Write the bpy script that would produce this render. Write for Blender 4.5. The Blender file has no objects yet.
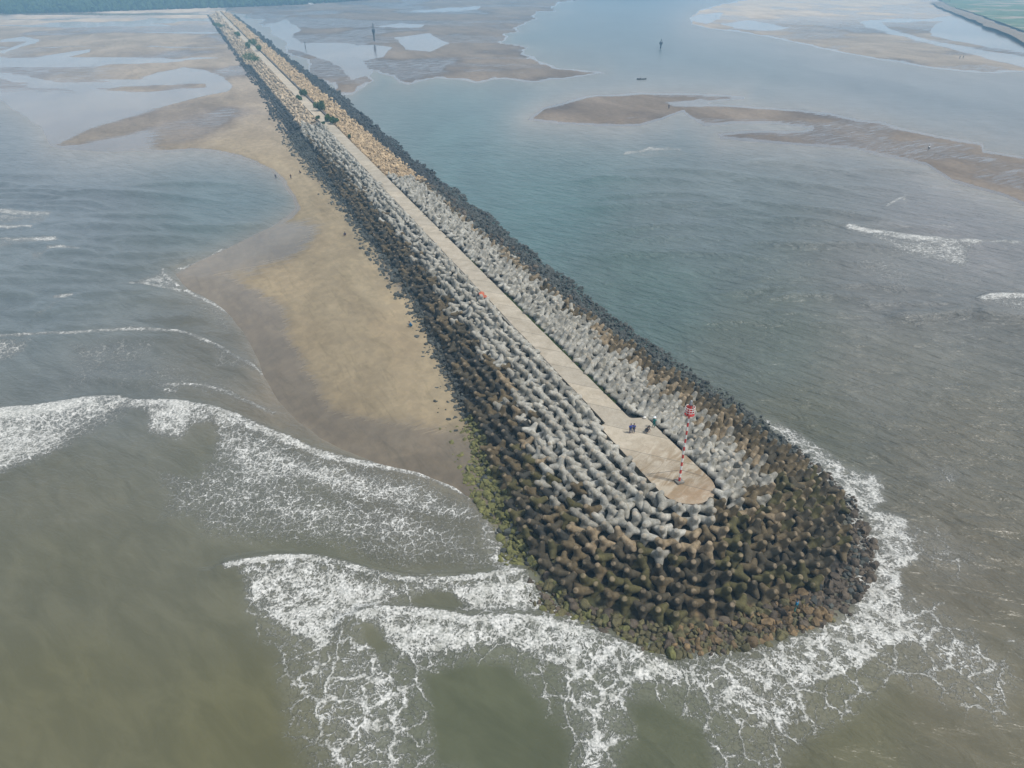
import bpy, bmesh, math, random
import numpy as np
from mathutils import Vector, Matrix, Quaternion, noise as mnoise

random.seed(11)
RNG = np.random.default_rng(11)
R = math.radians
S = bpy.context.scene
COL = S.collection

# ------------------------------------------------------------------ camera frame
F = 710.0
PITCH = math.atan(424 / 710)
H = 67.5
CP, SP = math.cos(PITCH), math.sin(PITCH)


def un(px, py, z=0.0):
    """ground point under a sight line (numpy ok)"""
    a = (px - 512) / F
    b = (384 - py) / F
    dy = CP + b * SP
    dz = -SP + b * CP
    t = (z - H) / dz
    return t * a, t * dy


def pr(x, y, z):
    d = y * CP - (z - H) * SP
    u = y * SP + (z - H) * CP
    return 512 + F * x / d, 384 - F * u / d


UX, UY = -0.384, 0.923      # along the breakwater, seaward end = small s


def W(s, v):
    return UX * s + UY * v, UY * s - UX * v


def SV(x, y):
    return UX * x + UY * y, UY * x - UX * y


# ------------------------------------------------------------------ helpers
def tag(o, label=None, cat=None, group=None, kind=None):
    if label: o['label'] = label
    if cat: o['category'] = cat
    if group: o['group'] = group
    if kind: o['kind'] = kind
    return o


def link(name, me, mat=None, parent=None):
    o = bpy.data.objects.new(name, me)
    COL.objects.link(o)
    if mat is not None and me is not None and len(me.materials) == 0:
        me.materials.append(mat)
    if parent is not None:
        o.parent = parent
    return o


def empty(name, loc, rz=0.0):
    o = bpy.data.objects.new(name, None)
    o.empty_display_size = 0.3
    COL.objects.link(o)
    o.location = loc
    o.rotation_euler = (0, 0, rz)
    return o


def bm_obj(name, bm, mat, parent=None, smooth=True):
    me = bpy.data.meshes.new(name)
    bm.to_mesh(me)
    bm.free()
    if smooth:
        me.polygons.foreach_set('use_smooth', [True] * len(me.polygons))
    return link(name, me, mat, parent)


def np_mesh(name, verts, faces, smooth=True):
    """verts (N,3); faces (M,k) all the same k"""
    me = bpy.data.meshes.new(name)
    n, m, k = len(verts), len(faces), faces.shape[1]
    me.vertices.add(n)
    me.vertices.foreach_set('co', np.ascontiguousarray(verts, dtype=np.float32).ravel())
    me.loops.add(m * k)
    me.loops.foreach_set('vertex_index', np.ascontiguousarray(faces, dtype=np.int32).ravel())
    me.polygons.add(m)
    me.polygons.foreach_set('loop_start', np.arange(0, m * k, k, dtype=np.int32))
    me.polygons.foreach_set('use_smooth', np.full(m, smooth))
    me.update(calc_edges=True)
    me.validate()
    return me


def set_attr(me, name, vals, typ='FLOAT'):
    a = me.attributes.new(name, typ, 'POINT')
    if typ == 'FLOAT':
        a.data.foreach_set('value', np.ascontiguousarray(vals, dtype=np.float32).ravel())
    else:
        v = np.ones((len(vals), 4), dtype=np.float32)
        v[:, :3] = vals
        a.data.foreach_set('color', v.ravel())


def sm(a, b, x):
    t = np.clip((x - a) / (b - a), 0, 1)
    return t * t * (3 - 2 * t)


# value noise, vectorised
_T = RNG.random((256, 256))


def vnoise(x, y):
    xi = np.floor(x).astype(int); yi = np.floor(y).astype(int)
    fx = x - xi; fy = y - yi
    fx = fx * fx * (3 - 2 * fx); fy = fy * fy * (3 - 2 * fy)
    a = _T[xi & 255, yi & 255]; b = _T[(xi + 1) & 255, yi & 255]
    c = _T[xi & 255, (yi + 1) & 255]; d = _T[(xi + 1) & 255, (yi + 1) & 255]
    return (a * (1 - fx) + b * fx) * (1 - fy) + (c * (1 - fx) + d * fx) * fy


def fbm(x, y, o=4):
    r = 0; a = 0.5; t = 0
    for i in range(o):
        r = r + a * vnoise(x * 2 ** i + 17.3 * i, y * 2 ** i + 9.1 * i); t += a; a *= 0.5
    return r / t


# ------------------------------------------------------------------ materials
class NT:
    def __init__(self, name):
        self.m = bpy.data.materials.new(name)
        self.m.use_nodes = True
        self.t = self.m.node_tree
        self.b = self.t.nodes['Principled BSDF']

    def n(self, typ, **kw):
        nd = self.t.nodes.new(typ)
        for k, v in kw.items():
            if k.startswith('i_'):
                key = k[2:]
                nd.inputs[int(key) if key.isdigit() else key.replace('_', ' ')].default_value = v
            else:
                setattr(nd, k, v)
        return nd

    def l(self, a, b):
        self.t.links.new(a, b)

    def val(self, x, nd, i):
        if hasattr(x, 'is_linked') or hasattr(x, 'links'):
            self.l(x, nd.inputs[i])
        else:
            nd.inputs[i].default_value = x

    def math(self, op, a, b=0.0, c=0.0, clamp=False):
        nd = self.n('ShaderNodeMath', operation=op, use_clamp=clamp)
        self.val(a, nd, 0); self.val(b, nd, 1); self.val(c, nd, 2)
        return nd.outputs[0]

    def mix(self, f, a, b, blend='MIX'):
        nd = self.n('ShaderNodeMix', data_type='RGBA', blend_type=blend)
        self.val(f, nd, 0)
        for x, i in ((a, 6), (b, 7)):
            if isinstance(x, tuple): x = (*x[:3], 1)
            self.val(x, nd, i)
        return nd.outputs[2]

    def ramp(self, x, lo, hi, a=0.0, b=1.0, smooth=True):
        nd = self.n('ShaderNodeMapRange', interpolation_type='SMOOTHSTEP' if smooth else 'LINEAR')
        self.val(x, nd, 0); self.val(lo, nd, 1); self.val(hi, nd, 2); self.val(a, nd, 3); self.val(b, nd, 4)
        return nd.outputs[0]

    def pos(self, scale=(1, 1, 1), rot=0.0):
        g = self.n('ShaderNodeNewGeometry')
        mp = self.n('ShaderNodeMapping')
        mp.inputs['Scale'].default_value = scale
        if rot:
            r = self.n('ShaderNodeVectorRotate', rotation_type='Z_AXIS')
            r.inputs['Angle'].default_value = rot
            self.l(g.outputs['Position'], r.inputs['Vector'])
            self.l(r.outputs[0], mp.inputs['Vector'])
        else:
            self.l(g.outputs['Position'], mp.inputs['Vector'])
        return mp.outputs[0]

    def noise(self, vec, scale=1.0, detail=3.0, rough=0.5, dist=0.0):
        nd = self.n('ShaderNodeTexNoise')
        self.l(vec, nd.inputs['Vector'])
        nd.inputs['Scale'].default_value = scale
        nd.inputs['Detail'].default_value = detail
        nd.inputs['Roughness'].default_value = rough
        nd.inputs['Distortion'].default_value = dist
        return nd

    def attr(self, name, out='Fac'):
        nd = self.n('ShaderNodeAttribute', attribute_name=name)
        return nd.outputs[out]

    def bump(self, h, strength=1.0, dist=1.0):
        nd = self.n('ShaderNodeBump')
        nd.inputs['Strength'].default_value = strength
        nd.inputs['Distance'].default_value = dist
        self.l(h, nd.inputs['Height'])
        return nd.outputs[0]


def plain(name, col, rough=0.7, var=0.25, scale=4.0, metallic=0.0):
    t = NT(name)
    nz = t.noise(t.pos(), scale, 3)
    c = t.mix(t.ramp(nz.outputs[0], 0.3, 0.7), tuple(x * (1 - var) for x in col), tuple(min(1, x * (1 + var)) for x in col))
    t.l(c, t.b.inputs['Base Color'])
    t.b.inputs['Roughness'].default_value = rough
    t.b.inputs['Metallic'].default_value = metallic
    return t.m


# ---- water
def water_mat():
    t = NT('murky_water')
    tint = t.attr('tint', 'Color')
    foam = t.attr('foam'); rip = t.attr('ripple'); lace = t.attr('lace')
    p = t.pos()
    # sediment clouds
    n1 = t.noise(t.pos((0.03, 0.012, 1)), 1.0, 5, 0.6, 0.8)
    tint2 = t.mix(t.ramp(n1.outputs[0], 0.3, 0.72), tint, t.mix(1.0, tint, (1.24, 1.23, 1.22), 'MULTIPLY'))
    n1b = t.noise(t.pos((0.30, 0.10, 1), R(-50)), 1.0, 5, 0.62, 0.6)
    tint2 = t.mix(t.ramp(n1b.outputs[0], 0.35, 0.7), t.mix(1.0, tint2, (0.88, 0.89, 0.88), 'MULTIPLY'), t.mix(1.0, tint2, (1.1, 1.1, 1.1), 'MULTIPLY'))
    # foam lace: two cell networks with warped coordinates
    w1 = t.noise(p, 0.35, 4, 0.6)
    wv = t.n('ShaderNodeVectorMath', operation='SUBTRACT'); t.l(w1.outputs['Color'], wv.inputs[0]); wv.inputs[1].default_value = (0.5, 0.5, 0.5)
    ws = t.n('ShaderNodeVectorMath', operation='SCALE'); t.l(wv.outputs[0], ws.inputs[0]); ws.inputs['Scale'].default_value = 3.4
    wa = t.n('ShaderNodeVectorMath', operation='ADD'); t.l(p, wa.inputs[0]); t.l(ws.outputs[0], wa.inputs[1])
    w2 = t.noise(p, 1.7, 3, 0.6)
    wv2 = t.n('ShaderNodeVectorMath', operation='SUBTRACT'); t.l(w2.outputs['Color'], wv2.inputs[0]); wv2.inputs[1].default_value = (0.5, 0.5, 0.5)
    ws2 = t.n('ShaderNodeVectorMath', operation='SCALE'); t.l(wv2.outputs[0], ws2.inputs[0]); ws2.inputs['Scale'].default_value = 0.9
    wb = t.n('ShaderNodeVectorMath', operation='ADD'); t.l(wa.outputs[0], wb.inputs[0]); t.l(ws2.outputs[0], wb.inputs[1])
    fl = t.n('ShaderNodeVectorMath', operation='MULTIPLY'); t.l(wb.outputs[0], fl.inputs[0]); fl.inputs[1].default_value = (1, 0.8, 0)

    def cells(scale, seedoff):
        ad = t.n('ShaderNodeVectorMath', operation='ADD'); t.l(fl.outputs[0], ad.inputs[0]); ad.inputs[1].default_value = (seedoff, seedoff * 0.7, 0)
        v = t.n('ShaderNodeTexVoronoi', feature='DISTANCE_TO_EDGE', voronoi_dimensions='2D')
        v.inputs['Scale'].default_value = scale
        t.l(ad.outputs[0], v.inputs['Vector'])
        return v.outputs['Distance']
    c1 = t.math('MULTIPLY', cells(0.30, 3.1), 2.4)
    c2 = t.math('MULTIPLY', cells(0.85, 11.7), 2.2)
    c3 = t.math('MULTIPLY', cells(2.1, 31.7), 2.0)
    def ridge(scale, k, st=(1, 1, 1)):
        nz = t.noise(t.pos(st), scale, 5, 0.62, 0.7)
        return t.math('MULTIPLY', t.math('ABSOLUTE', t.math('SUBTRACT', nz.outputs[0], 0.5)), k)
    rg1 = ridge(0.42, 6.0); rg2 = ridge(1.15, 5.5, (1, 0.75, 1)); rg3 = ridge(2.6, 5.0, (1, 0.7, 1))
    coarse = t.math('MINIMUM', t.math('MINIMUM', c1, t.math('ADD', rg1, 0.06)), t.math('ADD', t.math('MINIMUM', c2, t.math('ADD', rg2, 0.08)), 0.15))
    fine = t.math('MINIMUM', t.math('MINIMUM', c2, t.math('ADD', rg2, 0.05)), t.math('ADD', t.math('MINIMUM', c3, t.math('ADD', rg3, 0.05)), 0.06))
    mixp = t.n('ShaderNodeMix', data_type='FLOAT'); t.val(lace, mixp, 0); t.val(coarse, mixp, 2); t.val(fine, mixp, 3)
    pat = mixp.outputs[0]
    br = t.noise(p, 0.55, 5, 0.65)
    br2 = t.noise(p, 3.2, 3, 0.6)
    br3 = t.noise(p, 0.11, 4, 0.6, 0.6)
    dens = t.math('MULTIPLY', foam, t.math('ADD', t.math('MULTIPLY', br.outputs[0], 1.5), -0.35))
    dens = t.math('ADD', dens, t.math('MULTIPLY', foam, t.math('MULTIPLY', br3.outputs[0], 1.1)))
    dens = t.math('ADD', dens, t.math('MULTIPLY', t.math('SUBTRACT', br2.outputs[0], 0.5), t.math('MULTIPLY', foam, 0.55)))
    f1 = t.ramp(t.math('SUBTRACT', t.math('MULTIPLY', dens, 0.285), pat), -0.075, 0.10)
    f1 = t.math('MULTIPLY', f1, t.ramp(foam, 0.03, 0.22))
    solid = t.ramp(t.math('ADD', foam, t.math('MULTIPLY', t.math('SUBTRACT', br2.outputs[0], 0.5), 0.8)), 1.08, 1.42)
    ff = t.math('MAXIMUM', f1, solid, clamp=True)
    veil = t.math('MULTIPLY', foam, 0.20)          # milky aerated water round the foam
    ff2 = t.math('MAXIMUM', t.math('MULTIPLY', ff, t.ramp(br.outputs[0], 0.3, 0.66, 0.50, 0.94)), veil, clamp=True)
    fcol = t.mix(t.ramp(br2.outputs[0], 0.35, 0.65), (0.36, 0.37, 0.355), (0.70, 0.70, 0.67))
    t.l(t.mix(ff2, tint2, fcol), t.b.inputs['Base Color'])
    t.l(t.ramp(ff, 0, 1, 0.30, 0.85), t.b.inputs['Roughness'])
    t.b.inputs['IOR'].default_value = 1.33
    # ripples
    r1 = t.noise(t.pos((0.16, 0.46, 1), R(34)), 1.0, 4, 0.52, 0.7)
    r2 = t.noise(t.pos((0.6, 1.3, 1), R(48)), 1.0, 3, 0.55, 0.5)
    r3 = t.noise(t.pos((0.05, 0.15, 1), R(-8)), 1.0, 3, 0.5, 0.6)
    hh = t.math('ADD', t.math('MULTIPLY', r1.outputs[0], 1.9), t.math('MULTIPLY', r2.outputs[0], 0.42))
    hh = t.math('ADD', hh, t.math('MULTIPLY', r3.outputs[0], 1.3))
    hh = t.math('MULTIPLY', hh, rip)
    hh = t.math('ADD', hh, t.math('MULTIPLY', ff, 0.12))
    t.l(t.bump(hh, 1.0, 1.0), t.b.inputs['Normal'])
    return t.m


def sand_mat():
    t = NT('sand')
    wet = t.attr('wet')
    tint = t.attr('tint', 'Color')
    n1 = t.noise(t.pos((0.05, 0.02, 1), R(-20)), 1.0, 5, 0.6, 0.7)
    n2 = t.noise(t.pos((0.5, 0.35, 1)), 1.0, 6, 0.65, 0.3)
    n3 = t.noise(t.pos((0.09, 0.6, 1), R(-30)), 1.0, 4, 0.6, 1.0)
    c = t.mix(t.ramp(n1.outputs[0], 0.3, 0.7), t.mix(1.0, tint, (0.82, 0.80, 0.78), 'MULTIPLY'), t.mix(1.0, tint, (1.13, 1.12, 1.10), 'MULTIPLY'))
    c = t.mix(t.ramp(n2.outputs[0], 0.35, 0.7), t.mix(1.0, c, (0.88, 0.885, 0.89), 'MULTIPLY'), t.mix(1.0, c, (1.10, 1.10, 1.08), 'MULTIPLY'))
    n5 = t.noise(t.pos((0.10, 0.55, 1), R(62)), 1.0, 6, 0.68, 1.2)
    c = t.mix(t.ramp(n5.outputs[0], 0.50, 0.66, 0, 0.5), c, t.mix(1.0, c, (0.74, 0.75, 0.74), 'MULTIPLY'))
    wn = t.math('ADD', wet, t.math('MULTIPLY', t.math('SUBTRACT', n3.outputs[0], 0.5), t.ramp(wet, 0.02, 0.3, 0.0, 0.7)))
    wf = t.ramp(wn, 0.25, 0.75)
    c = t.mix(wf, c, t.mix(1.0, c, (0.62, 0.62, 0.66), 'MULTIPLY'))
    t.l(c, t.b.inputs['Base Color'])
    t.l(t.ramp(wf, 0, 1, 0.95, 0.13), t.b.inputs['Roughness'])
    t.l(t.ramp(wf, 0, 1, 0.1, 0.5), t.b.inputs['Specular IOR Level'])
    hh = t.math('MULTIPLY', n3.outputs[0], t.ramp(wf, 0, 1, 0.10, 0.04))
    t.l(t.bump(hh, 0.8, 1.0), t.b.inputs['Normal'])
    return t.m


def tone_node(t):
    """object colour (single things) + stored 'tone' colour (massed stones)"""
    oi = t.n('ShaderNodeObjectInfo')
    at = t.attr('tone', 'Color')
    return t.mix(1.0, oi.outputs['Color'], at, 'ADD')


def tetra_mat():
    t = NT('weathered_concrete')
    base = tone_node(t)
    n1 = t.noise(t.pos(), 1.1, 5, 0.62)
    n2 = t.noise(t.pos(), 5.0, 5, 0.65)
    n3 = t.noise(t.pos((2.2, 2.2, 0.5)), 1.0, 4, 0.6)
    c = t.mix(t.ramp(n1.outputs[0], 0.32, 0.68), t.mix(1.0, base, (0.70, 0.69, 0.66), 'MULTIPLY'), t.mix(1.0, base, (1.16, 1.15, 1.12), 'MULTIPLY'))
    c = t.mix(t.ramp(n3.outputs[0], 0.46, 0.70, 0, 0.75), c, t.mix(1.0, c, (0.66, 0.60, 0.48), 'MULTIPLY'))     # run-off streaks
    c = t.mix(t.ramp(n2.outputs[0], 0.35, 0.7), t.mix(1.0, c, (0.86, 0.86, 0.86), 'MULTIPLY'), t.mix(1.0, c, (1.1, 1.1, 1.1), 'MULTIPLY'))
    tip = t.attr('tip')
    c = t.mix(t.math('MULTIPLY', tip, t.ramp(n1.outputs[0], 0.38, 0.62, 0.0, 0.55)), c, (0.30, 0.235, 0.16))    # worn ends
    t.l(c, t.b.inputs['Base Color'])
    t.b.inputs['Roughness'].default_value = 0.86
    t.b.inputs['Specular IOR Level'].default_value = 0.3
    hb = t.math('ADD', t.math('MULTIPLY', n2.outputs[0], 0.05), t.math('MULTIPLY', n1.outputs[0], 0.08))
    t.l(t.bump(hb, 0.8, 1.0), t.b.inputs['Normal'])
    return t.m


def rock_mat():
    t = NT('toe_rock')
    base = tone_node(t)
    n1 = t.noise(t.pos(), 1.4, 4, 0.6)
    n2 = t.noise(t.pos(), 6.5, 4, 0.65)
    c = t.mix(t.ramp(n1.outputs[0], 0.3, 0.7), t.mix(1.0, base, (0.68, 0.67, 0.65), 'MULTIPLY'), t.mix(1.0, base, (1.22, 1.2, 1.12), 'MULTIPLY'))
    c = t.mix(t.ramp(n2.outputs[0], 0.35, 0.7), t.mix(1.0, c, (0.8, 0.8, 0.8), 'MULTIPLY'), t.mix(1.0, c, (1.15, 1.15, 1.15), 'MULTIPLY'))
    t.l(c, t.b.inputs['Base Color'])
    t.b.inputs['Roughness'].default_value = 0.8
    t.l(t.bump(n2.outputs[0], 0.6, 0.1), t.b.inputs['Normal'])
    return t.m


def mound_mat():
    t = NT('mound_rubble')
    base = t.attr('tone', 'Color')
    v = t.n('ShaderNodeTexVoronoi'); v.inputs['Scale'].default_value = 1.2
    t.l(t.pos(), v.inputs['Vector'])
    c = t.mix(t.ramp(v.outputs['Distance'], 0.1, 0.7), t.mix(1.0, base, (1.2, 1.2, 1.2), 'MULTIPLY'), t.mix(1.0, base, (0.35, 0.35, 0.35), 'MULTIPLY'))
    t.l(c, t.b.inputs['Base Color'])
    t.b.inputs['Roughness'].default_value = 0.9
    t.l(t.bump(v.outputs['Distance'], 0.8, -0.4), t.b.inputs['Normal'])
    return t.m


def path_mat():
    t = NT('path_concrete')
    base = t.attr('tone', 'Color')
    n1 = t.noise(t.pos(), 0.35, 6, 0.62, 0.4)
    n2 = t.noise(t.pos(), 2.4, 5, 0.6)
    n4 = t.noise(t.pos((0.9, 0.25, 1), R(40)), 1.0, 5, 0.6, 0.8)
    c = t.mix(t.ramp(n1.outputs[0], 0.3, 0.7), t.mix(1.0, base, (0.84, 0.82, 0.78), 'MULTIPLY'), t.mix(1.0, base, (1.1, 1.1, 1.1), 'MULTIPLY'))
    c = t.mix(t.ramp(n2.outputs[0], 0.35, 0.7), t.mix(1.0, c, (0.93, 0.93, 0.93), 'MULTIPLY'), t.mix(1.0, c, (1.05, 1.05, 1.05), 'MULTIPLY'))
    soil = t.attr('soil')
    sf = t.math('MULTIPLY', soil, t.ramp(n4.outputs[0], 0.36, 0.62))
    c = t.mix(sf, c, (0.225, 0.165, 0.098))
    rs = t.attr('rust')
    c = t.mix(t.math('MULTIPLY', rs, t.ramp(t.math('ADD', t.math('MULTIPLY', n1.outputs[0], 0.5), t.math('MULTIPLY', n2.outputs[0], 0.5)), 0.38, 0.6)), c, (0.27, 0.19, 0.12))
    # expansion joints across the path every 5 m
    g = t.pos((1, 1, 1), math.atan2(-UX, UY))    # align y with the path
    sx = t.n('ShaderNodeSeparateXYZ'); t.l(g, sx.inputs[0])
    fr = t.math('FRACT', t.math('DIVIDE', sx.outputs['Y'], 5.0))
    fl_ = t.math('FLOOR', t.math('DIVIDE', sx.outputs['Y'], 5.0))
    wn = t.n('ShaderNodeTexWhiteNoise', noise_dimensions='1D'); t.l(fl_, wn.inputs['W'])
    c = t.mix(wn.outputs['Value'], t.mix(1.0, c, (0.88, 0.885, 0.89), 'MULTIPLY'), t.mix(1.0, c, (1.07, 1.06, 1.04), 'MULTIPLY'))
    crk = t.noise(t.pos((0.5, 0.5, 1)), 1.0, 6, 0.7, 1.2)
    cr = t.ramp(t.math('ABSOLUTE', t.math('SUBTRACT', crk.outputs[0], 0.5)), 0.0, 0.012, 1.0, 0.0)
    c = t.mix(t.math('MULTIPLY', cr, 0.35), c, (0.12, 0.11, 0.09))
    jn = t.ramp(t.math('ABSOLUTE', t.math('SUBTRACT', fr, 0.5)), 0.480, 0.494)
    c = t.mix(t.math('MULTIPLY', jn, 0.6), c, (0.09, 0.085, 0.07))
    t.l(c, t.b.inputs['Base Color'])
    t.b.inputs['Roughness'].default_value = 0.9
    t.l(t.bump(n2.outputs[0], 0.4, 0.05), t.b.inputs['Normal'])
    return t.m


def leaf_mat(name, a, b):
    t = NT(name)
    n1 = t.noise(t.pos(), 0.6, 4, 0.6)
    n2 = t.noise(t.pos(), 3.0, 2, 0.6)
    f = t.math('ADD', t.math('MULTIPLY', n1.outputs[0], 0.6), t.math('MULTIPLY', n2.outputs[0], 0.4))
    t.l(t.mix(t.ramp(f, 0.35, 0.65), a, b), t.b.inputs['Base Color'])
    t.b.inputs['Roughness'].default_value = 0.7
    t.b.inputs['Specular IOR Level'].default_value = 0.2
    return t.m


M = dict(water=water_mat(), sand=sand_mat(), tetra=tetra_mat(), rock=rock_mat(), mound=mound_mat(), path=path_mat())
M['leaf'] = leaf_mat('shrub_leaves', (0.022, 0.05, 0.014), (0.06, 0.12, 0.03))
M['forest'] = leaf_mat('forest_leaves', (0.018, 0.038, 0.014), (0.05, 0.085, 0.028))
M['grass'] = leaf_mat('grass_blades', (0.05, 0.09, 0.02), (0.11, 0.15, 0.04))
def field_mat():
    t = NT('field_grass')
    a_ = t.noise(t.pos((0.012, 0.012, 1)), 1.0, 6, 0.65, 0.8)
    b_ = t.noise(t.pos((0.08, 0.08, 1)), 1.0, 4, 0.6)
    c = t.mix(t.ramp(b_.outputs[0], 0.35, 0.65), (0.05, 0.10, 0.035), (0.12, 0.17, 0.07))
    t.l(t.mix(t.ramp(a_.outputs[0], 0.50, 0.62), c, (0.33, 0.26, 0.18)), t.b.inputs['Base Color'])
    t.b.inputs['Roughness'].default_value = 0.9
    return t.m


M['field'] = field_mat()
M['bark'] = plain('bark', (0.09, 0.065, 0.045))
M['red'] = plain('red_paint', (0.52, 0.045, 0.035), 0.5, 0.15)
M['white'] = plain('white_paint', (0.74, 0.73, 0.70), 0.5, 0.08)
M['steel'] = plain('galvanised_steel', (0.25, 0.26, 0.27), 0.45, 0.1, 4, 0.6)
M['dark'] = plain('dark_metal', (0.03, 0.035, 0.045), 0.6)
M['seabed'] = plain('seabed_mud', (0.17, 0.14, 0.10), 0.9, 0.2, 0.05)
M['skin'] = plain('skin', (0.22, 0.12, 0.075), 0.6, 0.05)
M['hair'] = plain('black_hair', (0.012, 0.011, 0.010), 0.6, 0.1)
M['glass'] = plain('dark_glass', (0.02, 0.025, 0.03), 0.1, 0.1)
M['rubber'] = plain('rubber', (0.02, 0.02, 0.02), 0.8, 0.1)
M['wood'] = plain('tarred_wood', (0.04, 0.035, 0.03), 0.8, 0.3)
M['curb'] = plain('kerb_concrete', (0.20, 0.19, 0.165), 0.9, 0.3, 1.5)

# ------------------------------------------------------------------ ground: shorelines as found on the site
BEACH = [(215, -12), (222, 8), (240, 20), (300, 100), (380, 200), (470, 330), (520, 430), (535, 525), (505, 528), (488, 512), (470, 497),
         (455, 487), (420, 473), (380, 465), (340, 450), (318, 440), (300, 426), (280, 402), (266, 376), (258, 354), (248, 332), (237, 318), (215, 302),
         (190, 292), (180, 284), (172, 274), (195, 262), (222, 250), (245, 240), (270, 228), (288, 216), (297, 207), (293, 195), (283, 183),
         (270, 172), (255, 164), (238, 158), (215, 153), (190, 150), (160, 152), (130, 152), (100, 152), (70, 150), (52, 146), (40, 128), (20, 112),
         (0, 101), (-60, 92), (-330, 80), (-330, -12)]
BAR_A = [(527, 121), (545, 108), (570, 100), (600, 95), (640, 93), (700, 94), (745, 96), (746, 99), (722, 101), (704, 104), (755, 107), (800, 110),
         (830, 113), (860, 120), (880, 122), (900, 129), (940, 137), (985, 143), (985, 150), (1024, 156), (1300, 215), (1300, 300), (1100, 236), (1040, 215), (1000, 196), (975, 189),
         (950, 181), (925, 165), (880, 155), (855, 148), (800, 146), (760, 143), (722, 139), (716, 134), (760, 131), (800, 131), (812, 128),
         (780, 124), (740, 124), (705, 126), (690, 118), (682, 112), (664, 120), (640, 125), (600, 126), (560, 125)]
BAR_B = [(692, 24), (690, 18), (700, 10), (720, 4), (750, -2), (760, -12), (1360, -12), (1360, 125), (1100, 85), (1024, 72), (975, 73), (930, 68), (880, 60),
         (830, 50), (790, 41), (750, 33), (715, 30)]
FLAT_C = [(226, -12), (226, 12), (260, 24), (300, 60), (340, 92), (352, 92), (362, 84), (372, 70), (388, 77), (393, 83), (406, 85), (440, 78), (480, 80), (530, 79),
          (575, 79), (607, 75), (590, 70), (550, 62), (520, 53), (505, 43), (520, 33), (528, 22), (545, 14), (560, 4), (585, -3), (600, -12)]
POOLS = [
    [(-330, 70), (0, 80), (30, 84), (70, 90), (110, 104), (130, 112), (160, 108), (200, 99), (228, 92), (233, 86), (225, 78), (205, 70), (185, 68), (160, 73),
     (140, 78), (170, 81), (205, 83), (207, 88), (150, 93), (110, 92), (80, 86), (40, 79), (0, 73)],
    [(120, 23), (150, 19), (182, 20), (170, 23), (130, 26)],
    [(0, 41), (25, 37), (38, 40), (36, 43), (20, 47), (4, 54), (0, 52), (14, 46), (26, 42), (0, 43)],
    [(30, 60), (60, 54), (90, 49), (92, 52), (60, 58), (45, 62)],
    [(265, 25), (285, 20), (302, 30), (290, 37), (300, 42), (340, 44), (370, 45), (392, 48), (384, 57), (364, 62), (372, 74), (352, 80), (338, 66), (305, 54), (282, 46), (276, 38)],
    [(372, 26), (400, 24), (425, 25), (424, 28), (398, 28)],
    [(408, 12), (440, 8), (480, 7), (478, 10), (430, 13)],
    [(395, 38), (430, 34), (450, 44), (430, 52), (405, 50)],
    [(857, 22), (870, 20), (930, 19), (950, 16), (962, 16), (950, 21), (880, 23), (895, 32), (930, 40), (985, 51), (1024, 57), (1110, 72), (1110, 82), (1024, 67), (985, 58),
     (940, 46), (900, 37), (870, 28)],
    [(935, 24), (965, 15), (1000, 30), (1050, 48), (1040, 56), (985, 48), (930, 36)],
    [(688, 20), (700, 14), (722, 13), (724, 16), (708, 24)],
    [(718, 24), (750, 20), (790, 28), (770, 31), (735, 29)],
    [(940, 186), (975, 192), (1010, 206), (1060, 225), (1100, 245), (1024, 240), (985, 225), (960, 210)],
    [(735, 104), (770, 105), (768, 107), (740, 107)],
    [(664, 103), (700, 100), (730, 103), (700, 107), (672, 107)],
]


def seg_dist(px, py, poly, closed):
    d2 = np.full(px.shape, 1e12)
    n = len(poly)
    for i in range(n if closed else n - 1):
        ax, ay = poly[i]; bx, by = poly[(i + 1) % n]
        ex, ey = bx - ax, by - ay
        L = ex * ex + ey * ey + 1e-9
        t = np.clip(((px - ax) * ex + (py - ay) * ey) / L, 0, 1)
        d2 = np.minimum(d2, (px - ax - t * ex) ** 2 + (py - ay - t * ey) ** 2)
    return np.sqrt(d2)


def inside(px, py, poly):
    r = np.zeros(px.shape, bool)
    n = len(poly)
    for i in range(n):
        ax, ay = poly[i]; bx, by = poly[(i + 1) % n]
        if ay == by: continue
        c = ((ay > py) != (by > py)) & (px < (bx - ax) * (py - ay) / (by - ay) + ax)
        r ^= c
    return r


def sdf(px, py, poly):
    d = seg_dist(px, py, poly, True)
    return np.where(inside(px, py, poly), d, -d)


def catmull(pts, k=5):
    out = []
    n = len(pts)
    for i in range(n - 1):
        p0 = pts[max(i - 1, 0)]; p1 = pts[i]; p2 = pts[i + 1]; p3 = pts[min(i + 2, n - 1)]
        for j in range(k):
            t = j / k
            out.append(tuple(0.5 * (2 * p1[c] + (p2[c] - p0[c]) * t + (2 * p0[c] - 5 * p1[c] + 4 * p2[c] - p3[c]) * t * t
                                    + (3 * p1[c] - p0[c] - 3 * p2[c] + p3[c]) * t ** 3) for c in (0, 1)))
    out.append(pts[-1])
    return out


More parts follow.
